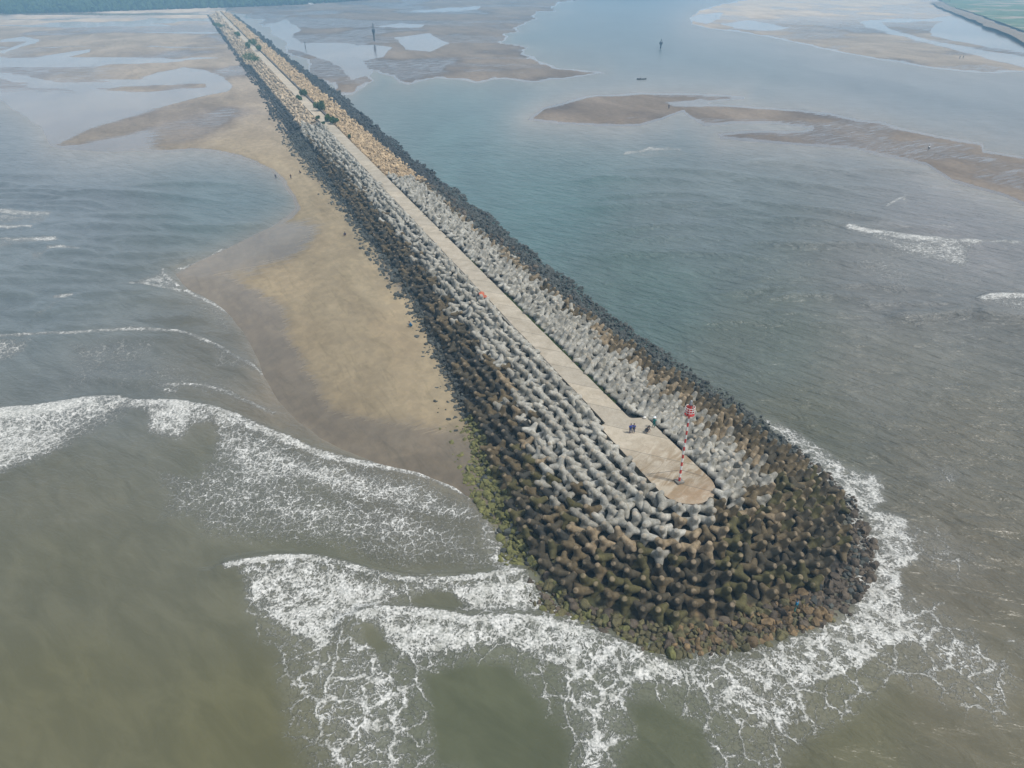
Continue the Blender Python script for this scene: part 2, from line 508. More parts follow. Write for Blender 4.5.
# survey grid: sight lines from above, dense near the camera
ys = np.concatenate([np.arange(-12, 70, 1.0), np.arange(70, 180, 1.5), np.arange(180, 420, 1.25), np.arange(420, 900, 2.0)])
xs = np.arange(-330, 1356, 2.2)
GX, GY = np.meshgrid(xs, ys)
NR, NC = GX.shape
wx, wy = un(GX, GY, 0.0)
jx = (fbm(wx * 0.05, wy * 0.03, 4) - 0.5)
jy = (fbm(wx * 0.05 + 40, wy * 0.03 + 11, 4) - 0.5)
pxm = F / np.sqrt(wx ** 2 + wy ** 2 + H * H)          # pixels per metre there
jamp = np.clip(pxm * 2.2, 3.6, 9)
QX, QY = GX + jx * jamp * 2, GY + jy * jamp * 0.9
F_L = sdf(QX, QY, BEACH); F_A = sdf(QX, QY, BAR_A); F_B = sdf(QX, QY, BAR_B); F_C = sdf(QX + 46 * (fbm(wx * 0.022, wy * 0.010, 5) - 0.5), QY + 17 * (fbm(wx * 0.03 + 8, wy * 0.012, 5) - 0.5), FLAT_C)
FS = np.maximum(np.maximum(F_L, F_A), np.maximum(F_B, F_C))
s_, v_ = SV(wx, wy)
hsand = np.clip(FS * 0.018, -0.35, 0.35) + 0.10 * (fbm(wx * 0.04, wy * 0.02) - 0.5) * sm(4, 30, FS)
hsand = hsand + 0.45 * sm(30, 110, F_L) * sm(120, 300, GY)
bw = np.clip(2.2 * pxm, 1.5, 14)
wetS = np.where(FS > 0, 1 - sm(0.15 * bw, bw, FS), 1.0)
# tidal sheen: left beach's wet apron, the flats, the bars
wetS = np.maximum(wetS, np.where(F_L > 0, (1 - sm(4, 66, F_L + 46 * (fbm(wx * 0.035, wy * 0.03 + 4, 4) - 0.5))) * sm(205, 238, GY), 0))
flat = fbm(wx * 0.006, wy * 0.02, 5)
wetS = np.maximum(wetS, 0.72 * sm(0.50, 0.62, flat) * (F_L > 0) * (1 - sm(95, 150, GY)) * (1 - sm(215, 240, GX)))
wetS = np.maximum(wetS, 0.50 * sm(0.42, 0.62, flat) * (F_C > 0))
wetS = np.maximum(wetS, 0.52 * sm(0.48, 0.60, fbm(wx * 0.018, wy * 0.02 + 6, 5)) * (np.maximum(F_A, F_B) > 0))
pool = np.zeros_like(FS)
for P_ in POOLS:
    d = sdf(QX, QY, P_)
    pool = np.maximum(pool, sm(-3.0, 3.5, d))
wetS = np.maximum(wetS, 0.55 * sm(0.46, 0.60, fbm(wx * 0.011 + 5, wy * 0.009, 5)) * (FS > 0) * (1 - sm(110, 200, GY)))
wetS = np.maximum(wetS, pool * 1.25)
# sand colours (dry tan by the breakwater, grey-brown bars)
dry = np.array([0.298, 0.243, 0.162]); grey = np.array([0.32, 0.27, 0.22]); brown = np.array([0.215, 0.175, 0.142]); pale = np.array([0.52, 0.43, 0.34])
ts = np.empty(GX.shape + (3,))
ts[:] = dry
kf = 1 - sm(80, 190, GY)
ts = ts * (1 - kf[..., None]) + grey * kf[..., None]
ts = np.where(((F_C > 0) | (F_A > 0))[..., None], brown, ts)
mot = fbm(wx * 0.011 + 5, wy * 0.009, 5)
km = 0.75 * sm(0.44, 0.60, mot) * (1 - sm(110, 200, GY))
ts = ts * (1 - km[..., None]) + np.where((F_L > 0)[..., None], np.array([0.215, 0.185, 0.17]), np.array([0.125, 0.105, 0.095])) * km[..., None]
mot2 = fbm(wx * 0.03 + 5, wy * 0.02 + 8, 5)
ts = ts * (1 + 0.35 * (mot2 - 0.5) * (1 - sm(110, 260, GY)))[..., None]
mo3 = fbm(wx * 0.05 + 31, wy * 0.02 + 8, 5)
k3 = 0.4 * sm(0.44, 0.62, mo3) * (F_L > 0) * sm(150, 230, GY)
ts = ts * (1 - k3[..., None]) + np.array([0.205, 0.178, 0.125]) * k3[..., None]
fl2 = fbm(wx * 0.009 + 3, wy * 0.006 + 2, 5)
wetS = np.maximum(wetS, (0.10 + 0.42 * sm(92, 112, GY) + (0.42 + 0.33 * sm(84, 104, GY)) * sm(0.44, 0.58, fl2)) * (F_L > 0) * (1 - sm(110, 240, GX + 150 * (fl2 - 0.5))) * sm(24, 44, GY))
kp = (1 - sm(14, 34, GY)) * ((F_L > 0) | (F_B > 0))
ts = ts * (1 - kp[..., None]) + pale * kp[..., None]
tongue = [(52, 146), (90, 128), (130, 118), (175, 109), (225, 96), (236, 90), (236, 100), (200, 114), (160, 122), (120, 138), (80, 147)]
kt = sm(-6, 6, sdf(QX, QY, tongue)) * 0.5
wetS = wetS * (1 - 1.7 * kt)
ts = ts * (1 - kt[..., None]) + np.array([0.17, 0.145, 0.12]) * kt[..., None]

# ------------------------------------------------------------------ sea: waves and foam
# crest line, height (m), foam width behind (px), foam strength
CRESTS = [
    ([(-120, 425), (-40, 417), (0, 412), (30, 409), (60, 406), (95, 402), (122, 400)], 0.9, 16, 1.0),
    ([(130, 403), (160, 403), (190, 406), (215, 410), (235, 418), (260, 430), (290, 441)], 0.85, 11, 1.0),
    ([(290, 441), (320, 452), (350, 460), (380, 464), (420, 470), (450, 481), (475, 496), (492, 513)], 0.35, 8, 0.85),
    ([(228, 567), (250, 563), (280, 560), (310, 561), (340, 565), (370, 573), (400, 580), (430, 583), (460, 581), (490, 577), (522, 573)], 0.85, 7, 0.98),
    ([(363, 614), (380, 611), (410, 612), (440, 616), (470, 621), (500, 620), (540, 622), (570, 629), (600, 639), (635, 656)], 0.9, 14, 1.0),
    ([(-80, 341), (0, 337), (40, 335), (100, 333), (160, 331), (190, 337), (225, 352), (262, 374)], 0.7, 2.5, 0.62),
    ([(160, 385), (185, 385), (215, 388), (240, 398), (275, 415)], 0.35, 3, 0.5),
    ([(-60, 240), (0, 240), (30, 240), (55, 239)], 0.4, 2.5, 0.8),
    ([(48, 248), (65, 248), (80, 250)], 0.3, 2, 0.7),
    ([(-60, 214), (0, 211), (25, 212), (48, 213)], 0.3, 5, 0.62),
    ([(0, 227), (30, 227)], 0.2, 1.5, 0.8),
    ([(162, 270), (168, 277), (178, 286)], 0.2, 2.2, 0.9),
    ([(130, 283), (145, 284), (160, 287), (180, 291)], 0.2, 1.8, 0.7),
    ([(186, 291), (205, 300), (222, 310), (237, 319), (246, 330), (254, 345), (268, 362)], 0.15, 2.2, 0.85),
    ([(55, 297), (72, 296)], 0.2, 2, 0.7),
    ([(848, 226), (880, 232), (930, 240), (975, 243)], 0.7, 5, 0.85),
    ([(975, 242), (1010, 243), (1060, 248)], 0.3, 1.8, 0.6),
    ([(982, 299), (1000, 296), (1024, 296), (1100, 302)], 0.8, 7, 0.85),
    ([(625, 153), (650, 150), (680, 150)], 0.2, 2.4, 0.62),
    ([(885, 207), (903, 197), (905, 208)], 0.1, 1.2, 0.6),
    ([(930, 224), (955, 228)], 0.1, 1.2, 0.6),
    ([(222, 250), (215, 253), (200, 262), (175, 270)], 0.1, 1.6, 0.6),
]
# foam sheets: outline, density, lace (0 coarse network .. 1 fine), feather px
SHEETS = [
    ([(225, 566), (300, 556), (520, 572), (700, 650), (868, 575), (940, 590), (1010, 650), (1000, 740), (900, 690), (800, 768), (700, 820), (640, 760), (540, 720), (430, 830), (300, 800), (262, 650)], 0.30, 0.35, 16),
    ([(150, 470), (230, 440), (330, 470), (500, 530), (500, 565), (330, 556), (200, 540)], 0.30, 1.0, 18),
    ([(858, 500), (905, 516), (925, 560), (895, 580), (870, 550)], 0.95, 0.4, 5),
    ([(770, 418), (800, 432), (850, 466), (880, 474), (890, 500), (860, 520), (815, 470)], 0.85, 0.5, 4),
    ([(770, 640), (850, 605), (875, 560), (905, 566), (905, 640), (860, 668), (800, 690), (750, 668)], 0.95, 0.35, 5),
    ([(-120, 425), (0, 412), (60, 406), (122, 400), (130, 408), (106, 424), (72, 440), (40, 455), (0, 478), (-120, 520)], 0.95, 1.0, 9),
    ([(130, 403), (190, 406), (235, 418), (262, 432), (250, 440), (225, 436), (212, 426), (195, 426), (180, 440), (158, 440), (146, 436), (143, 415)], 0.90, 1.0, 8),
    ([(212, 420), (235, 420), (300, 446), (350, 461), (420, 472), (470, 495), (495, 520), (490, 535), (420, 520), (330, 500), (270, 500), (225, 500), (214, 470), (216, 440)], 0.80, 1.0, 18),
    ([(180, 470), (215, 440), (300, 470), (420, 500), (500, 540), (520, 575), (400, 570), (300, 545), (210, 520), (150, 520)], 0.52, 1.0, 24),
    ([(228, 567), (250, 563), (310, 561), (340, 565), (400, 580), (460, 582), (522, 574), (540, 605), (520, 618), (470, 617), (430, 612), (400, 598), (380, 612), (350, 625),
      (322, 664), (300, 650), (275, 625), (245, 597)], 0.92, 0.7, 9),
    ([(478, 505), (492, 512), (520, 560), (560, 603), (620, 633), (700, 650), (790, 632), (800, 645), (700, 672), (600, 655), (540, 630), (500, 585), (474, 530)], 0.66, 0.5, 7),
    ([(363, 614), (410, 612), (470, 620), (540, 622), (600, 638), (660, 655), (700, 655), (690, 690), (640, 690), (600, 680), (560, 672), (525, 662), (500, 652), (470, 652), (440, 660), (415, 668), (395, 652), (380, 636)], 0.97, 0.6, 9),
    ([(275, 625), (330, 645), (372, 618), (400, 660), (425, 690), (430, 768), (440, 900), (280, 900), (310, 768), (300, 700), (285, 650)], 0.66, 0.25, 22),
    ([(430, 665), (470, 655), (520, 662), (500, 700), (450, 700)], 0.40, 0.3, 20),
    ([(540, 640), (620, 660), (700, 660), (690, 700), (640, 700), (632, 768), (610, 860), (570, 860), (575, 740), (548, 700)], 0.72, 0.25, 18),
    ([(640, 650), (700, 655), (800, 632), (868, 600), (880, 625), (850, 660), (815, 680), (818, 710), (790, 742), (745, 735), (700, 710), (660, 700)], 0.82, 0.35, 16),
    ([(700, 720), (735, 735), (725, 768), (718, 800), (700, 780)], 0.35, 0.3, 14),
    ([(765, 420), (785, 424), (812, 446), (850, 470), (885, 480), (888, 500), (862, 512), (880, 545), (905, 570), (900, 600), (925, 620), (930, 640), (900, 650), (868, 640), (852, 600), (840, 520), (795, 462), (750, 415)], 1.0, 0.35, 6),
    ([(885, 565), (960, 620), (1010, 655), (1034, 690), (1000, 725), (950, 690), (890, 655)], 0.66, 0.35, 22),
    ([(880, 510), (950, 530), (990, 560), (960, 590), (910, 570)], 0.46, 0.5, 24),
    ([(915, 450), (960, 460), (985, 490), (940, 500)], 0.42, 0.5, 20),
    ([(985, 620), (1060, 640), (1060, 690), (1010, 660)], 0.42, 0.3, 18),
    ([(950, 690), (1010, 700), (1060, 760), (960, 730)], 0.25, 0.4, 22),
    ([(848, 226), (890, 234), (975, 243), (962, 272), (925, 262), (885, 247)], 0.55, 1.0, 6),
    ([(860, 250), (900, 250), (930, 285), (890, 300), (865, 280)], 0.30, 1.0, 14),
    ([(982, 299), (1100, 300), (1100, 330), (1024, 316)], 0.6, 1.0, 6),
    ([(-60, 213), (50, 213), (48, 222), (20, 226), (-60, 227)], 0.62, 1.0, 6),
    ([(-60, 240), (55, 240), (15, 249), (-60, 252)], 0.5, 1.0, 5),
    ([(-60, 340), (40, 337), (20, 352), (0, 362), (-60, 370)], 0.60, 1.0, 7),
    ([(55, 345), (165, 334), (150, 360), (90, 372)], 0.32, 1.0, 14),
    ([(130, 283), (162, 270), (180, 290)], 0.50, 1.0, 4),
    ([(180, 295), (215, 310), (240, 325), (235, 340), (205, 325)], 0.34, 1.0, 10),
    ([(190, 340), (225, 354), (262, 376), (250, 380), (215, 365)], 0.34, 1.0, 8),
    ([(160, 385), (182, 386), (178, 394), (162, 394)], 0.60, 1.0, 4),
    ([(26, 318), (60, 300), (70, 298), (45, 315)], 0.36, 1.0, 5),
    ([(60, 340), (180, 340), (260, 390), (300, 430), (200, 400), (60, 400)], 0.17, 1.0, 24),
    ([(625, 152), (680, 150), (700, 153), (640, 157)], 0.46, 1.0, 4),
    ([(30, 254), (50, 248), (42, 260), (30, 262)], 0.5, 1.0, 4),
]
# clear water between the sheets
GAPS = [([(133, 412), (143, 413), (145, 440), (160, 446), (190, 444), (210, 470), (190, 480), (150, 455), (128, 432)], 8),
        ([(190, 428), (214, 424), (216, 462), (200, 462)], 7),
        ([(405, 602), (425, 594), (450, 594), (470, 606), (450, 616), (425, 612)], 7),
        ([(364, 622), (378, 628), (392, 648), (380, 655), (366, 640)], 6),
        ([(425, 672), (470, 660), (505, 664), (540, 700), (548, 768), (440, 768)], 12),
        ([(630, 705), (660, 702), (705, 730), (720, 790), (640, 790)], 12)]
foam = np.zeros_like(GX); lace = np.zeros_like(GX); hw = np.zeros_like(GX)
fq = fbm(wx * 0.12, wy * 0.12, 4) - 0.5
fx2 = fbm(wx * 0.12 + 70, wy * 0.12 + 31, 4) - 0.5
for poly, dens, lc, fe in SHEETS:
    x0 = min(p[0] for p in poly) - 60; x1 = max(p[0] for p in poly) + 60
    y0 = min(p[1] for p in poly) - 60; y1 = max(p[1] for p in poly) + 60
    c0, c1 = np.searchsorted(xs, [x0, x1]); r0, r1 = np.searchsorted(ys, [y0, y1])
    sl = (slice(r0, r1), slice(c0, c1))
    amp = min(22, 6 + fe * 1.3)
    d = sdf(GX[sl] + fq[sl] * amp * 1.6, GY[sl] + fx2[sl] * amp, poly)
    val = dens ** 0.8 * sm(-0.5 * fe, fe * 1.7, d) * (0.62 + 0.80 * fbm(wx[sl] * 0.07 + 3, wy[sl] * 0.05, 4))
    up = val > foam[sl]
    lace[sl] = np.where(up, lc, lace[sl])
    foam[sl] = np.maximum(foam[sl], val)
for poly, fe in GAPS:
    d = sdf(GX + fq * 14, GY + fx2 * 10, poly)
    foam *= 1 - 0.93 * sm(-fe * 0.5, fe * 0.8, d)
for pts, A, fw, st in CRESTS:
    c = catmull(pts)
    x0 = min(p[0] for p in c) - 30; x1 = max(p[0] for p in c) + 30
    y0 = min(p[1] for p in c) - 60; y1 = max(p[1] for p in c) + 80
    c0, c1 = np.searchsorted(xs, [x0, x1]); r0, r1 = np.searchsorted(ys, [y0, y1])
    sl = (slice(r0, r1), slice(c0, c1))
    gx, gy = GX[sl] + fq[sl] * 5, GY[sl] + fx2[sl] * 5
    d = seg_dist(gx, gy, c, False)
    cy = np.interp(gx, *zip(*sorted(c)))
    sgn = np.where(gy > cy, 1.0, -1.0)
    wpx = pxm[sl]
    near = np.exp(-(d / (3.6 * wpx * 0.8)) ** 2); far_ = np.exp(-(d / (1.3 * wpx * 0.8)) ** 2)
    hw[sl] = np.maximum(hw[sl], A * np.where(sgn > 0, near, far_))
    fo = st * (0.55 + 1.35 * fbm(wx[sl] * 0.22, wy[sl] * 0.22 + 50, 3)) * np.where(sgn > 0, 1 - sm(fw * 0.35, fw, d), 1 - sm(0.4, 1.6, d))
    up = fo > foam[sl]
    lace[sl] = np.where(up, 1.0, lace[sl])
    foam[sl] = np.maximum(foam[sl], fo)
# unbroken swell lines
SWELLS = [
    ([(-60, 192), (60, 193), (140, 194), (230, 203)], .35), ([(20, 205), (80, 203), (120, 210)], .3), ([(150, 222), (200, 228), (270, 224)], .3),
    ([(80, 240), (150, 238), (210, 243)], .3), ([(60, 300), (100, 296), (160, 292)], .35), ([(0, 185), (90, 190), (180, 193)], .25),
    ([(100, 255), (160, 257), (200, 252)], .3), ([(60, 262), (120, 268), (160, 266)], .3), ([(0, 268), (60, 270), (120, 276)], .3),
    ([(40, 228), (110, 226), (170, 230)], .25), ([(0, 315), (60, 312), (130, 302)], .3), ([(80, 380), (130, 384), (160, 380)], .3),
    ([(760, 220), (800, 222), (848, 226)], .4), ([(760, 248), (820, 246), (870, 246)], .4), ([(880, 318), (940, 318), (982, 310)], .4),
    ([(690, 200), (760, 204), (860, 216), (940, 238)], .3), ([(600, 170), (700, 172), (800, 184), (880, 198)], .25),
    ([(560, 182), (620, 178), (720, 184)], .25), ([(560, 210), (640, 206), (740, 206)], .25), ([(590, 235), (680, 226), (760, 232)], .25),
    ([(960, 312), (1010, 318), (1060, 322)], .4), ([(700, 300), (780, 290), (860, 296)], .25), ([(740, 160), (820, 168), (880, 182)], .25),
    ]
rs = random.Random(4)
for k in range(26):                                   # the regular run of small swell toward the left beach
    y0 = 176 + 6.6 * k + rs.uniform(-2, 2); x0 = rs.uniform(-60, 150); L_ = rs.uniform(70, 170)
    if x0 + L_ > 285 - 0.9 * max(0, y0 - 240): L_ = max(40, 285 - 0.9 * max(0, y0 - 240) - x0)
    b = rs.uniform(-3, 5)
    SWELLS.append(([(x0, y0 + rs.uniform(-2, 3)), (x0 + L_ * .35, y0 - b * .5), (x0 + L_ * .7, y0), (x0 + L_, y0 + b + 3)], rs.uniform(.16, .30)))
for k in range(20):                                   # and round the bars into the channel
    y0 = 160 + 8.5 * k + rs.uniform(-2, 2); x0 = rs.uniform(545, 800) + max(0, y0 - 240) * 0.8; L_ = rs.uniform(110, 240)
    SWELLS.append(([(x0, y0 + rs.uniform(2, 8)), (x0 + L_ * .35, y0), (x0 + L_ * .7, y0 + 2), (x0 + L_, y0 + rs.uniform(6, 14))], rs.uniform(.16, .30)))
for pts, A in SWELLS:
    c = catmull(pts)
    d = seg_dist(GX + fq * 6, GY + fx2 * 4, c, False)
    cy = np.interp(GX, *zip(*sorted(c)))
    xr = (GX - c[0][0]) / (c[-1][0] - c[0][0])
    hw = np.maximum(hw, sm(-0.06, 0.28, xr) * (1 - sm(0.72, 1.06, xr)) * 3.2 * A * np.exp(-(d / np.maximum(1.5, np.where(GY > cy, 2.4, 6.0) * pxm * H / np.sqrt(wx ** 2 + wy ** 2 + H * H) * (1 + 1.5 * sm(470, 560, GY)))) ** 2))
swl = np.sin(wy * 0.42 + 5 * fbm(wx * 0.012, wy * 0.02)) * sm(0.35, 0.65, fbm(wx * 0.01 + 9, wy * 0.03))
hw = hw + 0.05 * swl * (1 - sm(300, 420, GY)) * (GY > 90)
# water colour: sediment in the body, plus mid-left sky sheen painted into the albedo
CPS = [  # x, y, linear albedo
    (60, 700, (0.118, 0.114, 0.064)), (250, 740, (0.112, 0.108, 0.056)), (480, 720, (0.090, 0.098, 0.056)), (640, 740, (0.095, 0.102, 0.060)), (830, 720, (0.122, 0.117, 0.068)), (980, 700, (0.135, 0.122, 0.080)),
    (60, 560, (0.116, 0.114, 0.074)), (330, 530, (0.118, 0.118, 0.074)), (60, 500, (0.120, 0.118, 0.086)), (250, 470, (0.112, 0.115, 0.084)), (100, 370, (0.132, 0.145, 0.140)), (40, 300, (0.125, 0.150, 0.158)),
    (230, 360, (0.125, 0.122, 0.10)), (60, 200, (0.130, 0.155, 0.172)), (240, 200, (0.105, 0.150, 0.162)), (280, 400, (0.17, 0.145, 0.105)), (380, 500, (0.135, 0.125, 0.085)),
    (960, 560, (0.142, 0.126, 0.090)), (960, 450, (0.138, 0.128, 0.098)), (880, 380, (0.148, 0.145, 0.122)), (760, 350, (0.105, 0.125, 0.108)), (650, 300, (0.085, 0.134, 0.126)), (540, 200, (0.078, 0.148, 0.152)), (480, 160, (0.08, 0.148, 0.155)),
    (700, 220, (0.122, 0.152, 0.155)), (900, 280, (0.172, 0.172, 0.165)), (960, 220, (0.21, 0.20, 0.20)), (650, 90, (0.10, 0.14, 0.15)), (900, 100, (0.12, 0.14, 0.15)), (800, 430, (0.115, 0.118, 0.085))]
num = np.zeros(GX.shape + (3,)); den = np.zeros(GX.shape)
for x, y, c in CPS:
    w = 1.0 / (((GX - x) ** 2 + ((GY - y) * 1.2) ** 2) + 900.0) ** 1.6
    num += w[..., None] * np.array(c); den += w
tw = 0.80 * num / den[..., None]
shA = np.exp(-np.clip(-np.maximum(F_A, F_B), 0, 300) / 20.0) * 0.75 * (FS < 0)
shL = np.exp(-np.clip(-F_L, 0, 300) / 22.0) * (1 - sm(160, 200, GY)) * 0.7
tw = tw * (1 - np.maximum(shA, shL)[..., None]) + np.array([0.25, 0.245, 0.245]) * np.maximum(shA, shL)[..., None]
shal = np.exp(-np.clip(-FS, 0, 200) / 12.0) * 0.6
tw = tw * (1 - shal[..., None]) + np.array([0.185, 0.16, 0.125]) * shal[..., None]
ripple = 0.30 + 0.50 * sm(470, 620, GX) * sm(90, 260, GY)
ripple = ripple * (1 - 0.45 * sm(440, 560, GY) * (1 - sm(560, 760, GX)))
ripple = ripple * (1 - 0.7 * (1 - sm(90, 170, GY)))
ripple = ripple * (1 - 0.62 * sm(480, 680, GY))

faces = None


def grid_faces(mask_face):
    idx = np.arange(NR * NC).reshape(NR, NC)
    q = np.stack([idx[1:, :-1], idx[1:, 1:], idx[:-1, 1:], idx[:-1, :-1]], -1)
    return q[mask_face]


def sub_mesh(name, z, fmask, attrs):
    fc = grid_faces(fmask)
    used = np.unique(fc)
    remap = np.full(NR * NC, -1); remap[used] = np.arange(len(used))
    V = np.stack([wx.ravel()[used], wy.ravel()[used], z.ravel()[used]], -1)
    me = np_mesh(name, V, remap[fc])
    for k, (a, typ) in attrs.items():
        set_attr(me, k, a.reshape(NR * NC, -1)[used] if typ != 'FLOAT' else a.ravel()[used], typ)
    return me


def fmax(a): return np.maximum(np.maximum(a[1:, :-1], a[1:, 1:]), np.maximum(a[:-1, 1:], a[:-1, :-1]))
def fmin(a): return -fmax(-a)


deep = fmin(hsand) < 0.06
hw_w = hw * sm(-0.02, -0.12, hsand - 0.0) + 0.0
me = sub_mesh('water', hw_w, deep, {'foam': (foam, 'FLOAT'), 'lace': (lace, 'FLOAT'), 'ripple': (ripple, 'FLOAT'), 'tint': (tw, 'FLOAT_COLOR')})
tag(link('water', me, M['water']), kind='structure')
land = fmax(hsand) > -0.2
vv = (v_[1:, 1:] < 51)
yy = GY[1:, 1:]
sattrs = {'wet': (wetS, 'FLOAT'), 'tint': (ts, 'FLOAT_COLOR')}
tag(link('beach', sub_mesh('beach', hsand, land & vv, sattrs), M['sand']), kind='structure')
tag(link('sandbar', sub_mesh('sandbar', hsand, land & ~vv & (fmax(np.maximum(F_A, -9)) > -9), sattrs), M['sand']), kind='structure')
tag(link('mudflat', sub_mesh('mudflat', hsand, land & ~vv & ~(fmax(np.maximum(F_A, -9)) > -9), sattrs), M['sand']), kind='structure')
bm = bmesh.new()
bmesh.ops.create_grid(bm, x_segments=8, y_segments=8, size=3200)
o = bm_obj('seabed', bm, M['seabed']); o.location = (0, 2300, -1.4); tag(o, kind='structure')


def ground_z(x, y):
    px, py = pr(x, y, 0.0)
    c = int(np.clip(np.searchsorted(xs, px), 0, NC - 1)); r = int(np.clip(np.searchsorted(ys, py), 0, NR - 1))
    return float(max(hsand[r, c], 0.0))


# ------------------------------------------------------------------ the breakwater
V0 = 51.0; S0 = 62.0


def edge(s):
    return 2.15 + 1.95 * (1 - sm(77.5, 80.5, np.asarray(s, float)))


def toe(side, s, th, rub):
    """outer radius of the tetrapods (rub=False) or the toe stones (rub=True); th = angle from the tip"""
    d = abs(math.degrees(th))
    if s <= S0:
        if side < 0:
            return float(np.interp(d, [0, 25, 45, 65, 90], [22.2, 23.2, 24.8, 26.0, 26.0] if rub else [18.5, 20.1, 21.4, 22.5, 22.9]))
        return float(np.interp(d, [0, 25, 45, 65, 90], [22.2, 23.8, 25.2, 25.6, 26.3] if rub else [18.5, 20.8, 22.9, 24.2, 24.6]))
    if side < 0:
        return float(np.interp(s, [62, 75, 83, 104, 149, 233, 314, 444, 646, 1200], [26.0, 25.8, 25, 22, 17.2, 17.7, 20.5, 16, 16, 14]) if rub else
                     np.interp(s, [62, 75, 91, 110, 150, 330, 390], [22.9, 22.2, 19.6, 17.4, 13.8, 13, 9]))
    return float(np.interp(s, [62, 70, 85, 132, 190, 278, 425, 629, 1200], [26.3, 27.0, 25.5, 23.4, 24.4, 23, 26, 23.5, 20]) if rub else
                 np.interp(s, [62, 81, 91, 132, 200, 240], [24.8, 23.0, 20.8, 15.2, 14.8, 13]))


def ring(r, a):
    """point on the ring at radius r, arc length a from the tip (negative = left side)"""
    q = math.pi * r / 2
    if abs(a) < q:
        th = a / r
        return S0 - r * math.cos(th), V0 + r * math.sin(th), th
    sg = 1 if a > 0 else -1
    return S0 + abs(a) - q, V0 + sg * r, sg * math.pi / 2


def mound_z(s, v):
    side = 1 if v > V0 else -1
    if s < S0:
        r = math.hypot(s - S0, v - V0); th = math.atan2(v - V0, S0 - s)
    else:
        r = abs(v - V0); th = side * math.pi / 2
    e = float(edge(s)); rr = toe(side, s, th, True)
    top = 5.05
    rt = min(rr - 3, max(e + 8, rr - 5))
    if r <= e: return top
    if r < rt: return top + (0.75 - top) * ((r - e) / (rt - e)) ** 0.95
    return 0.75 + (-1.0 - 0.75) * (r - rt) / (rr + 0.8 - rt)


# mound mesh: stations along the U
def build_mound():
    st = []
    fl = np.concatenate([np.arange(1180, 400, -12), np.arange(400, 160, -5), np.arange(160, S0, -2.0)])
    for s in fl: st.append((-1, s, -math.pi / 2))
    for d in np.arange(-90, 91, 4): st.append((-1 if d < 0 else 1, None, R(d)))
    for s in fl[::-1]: st.append((1, s, math.pi / 2))
    V = []; T = []
    K = 16
    for sd, s, th in st:
        rr = toe(sd, S0 if s is None else s, th, True) + 1.6
        e = float(edge(S0 if s is None else s)) - 0.4
        for k in range(K + 1):
            r = e + (rr - e) * k / K
            if s is None: ss, v = S0 - r * math.cos(th), V0 + r * math.sin(th)
            else: ss, v = s, V0 + sd * r
            x, y = W(ss, v)
            z = mound_z(ss, v) if k else 5.3
            z += 0.35 * (float(vnoise(np.array(x * 0.6), np.array(y * 0.6))) - 0.5) * (k > 0)
            V.append((x, y, z))
            T.append(stone_tone(ss, v, (0.13 if ss < (340 if v < V0 else 236) else 0.95) if z > 1.2 else (0.9 if ss < 96 and v < V0 else 0.55)))  # shade in the gaps between tetrapods is put into the upper mound colour
    V = np.array(V); n = len(st)
    idx = np.arange(n * (K + 1)).reshape(n, K + 1)
    fc = np.stack([idx[:-1, :-1], idx[:-1, 1:], idx[1:, 1:], idx[1:, :-1]], -1).reshape(-1, 4)
    me = np_mesh('rubble_mound', V, fc)
    set_attr(me, 'tone', np.array(T), 'FLOAT_COLOR')
    tag(link('rubble_mound', me, M['mound']), kind='structure')


def stone_class(s, v):
    """what the toe stones look like there"""
    left = v < V0
    r = abs(v - V0) if s > S0 else math.hypot(s - S0, v - V0)
    e = 2.5
    if left:
        if s > 340:
            return 'tan' if r < (10.5 if s < 600 else 12.5) else 'dark'
        if s > 96: return 'slate' if s > 88 + 10 * random.random() else 'moss'
        ang = math.degrees(math.atan2(V0 - v, S0 - s)) if s < S0 else 90
        if s > S0 - 2: return 'moss' if random.random() < 0.9 else 'slate'
        if ang > 35: return random.choice(['moss', 'olive', 'olive', 'brown'])
        return random.choice(['olive', 'olive', 'ochre', 'brown'])
    if s > 236: return 'ochretan' if r < 14.5 + 2.5 * random.random() else 'dark'
    if s > 70: return 'slate' if r > 19 or random.random() < 0.7 else 'brown'
    if s > S0: return random.choice(['brown', 'slate'])
    ang = math.degrees(math.atan2(v - V0, S0 - s))
    if ang < 18: return random.choice(['olive', 'ochre', 'ochre', 'brown'])
    return random.choice(['brown', 'brown', 'brown', 'slate', 'ochre' if r < 21 else 'brown'])


STONE = {'tan': (0.46, 0.375, 0.275), 'dark': (0.042, 0.046, 0.048), 'slate': (0.060, 0.067, 0.064), 'moss': (0.128, 0.130, 0.046), 'olive': (0.105, 0.095, 0.045),
         'brown': (0.088, 0.070, 0.052), 'ochre': (0.165, 0.115, 0.060), 'ochretan': (0.43, 0.325, 0.205)}


def stone_tone(s, v, k=1.0):
    c = STONE[stone_class(s, v)]
    return tuple(x * k for x in c)


build_mound()


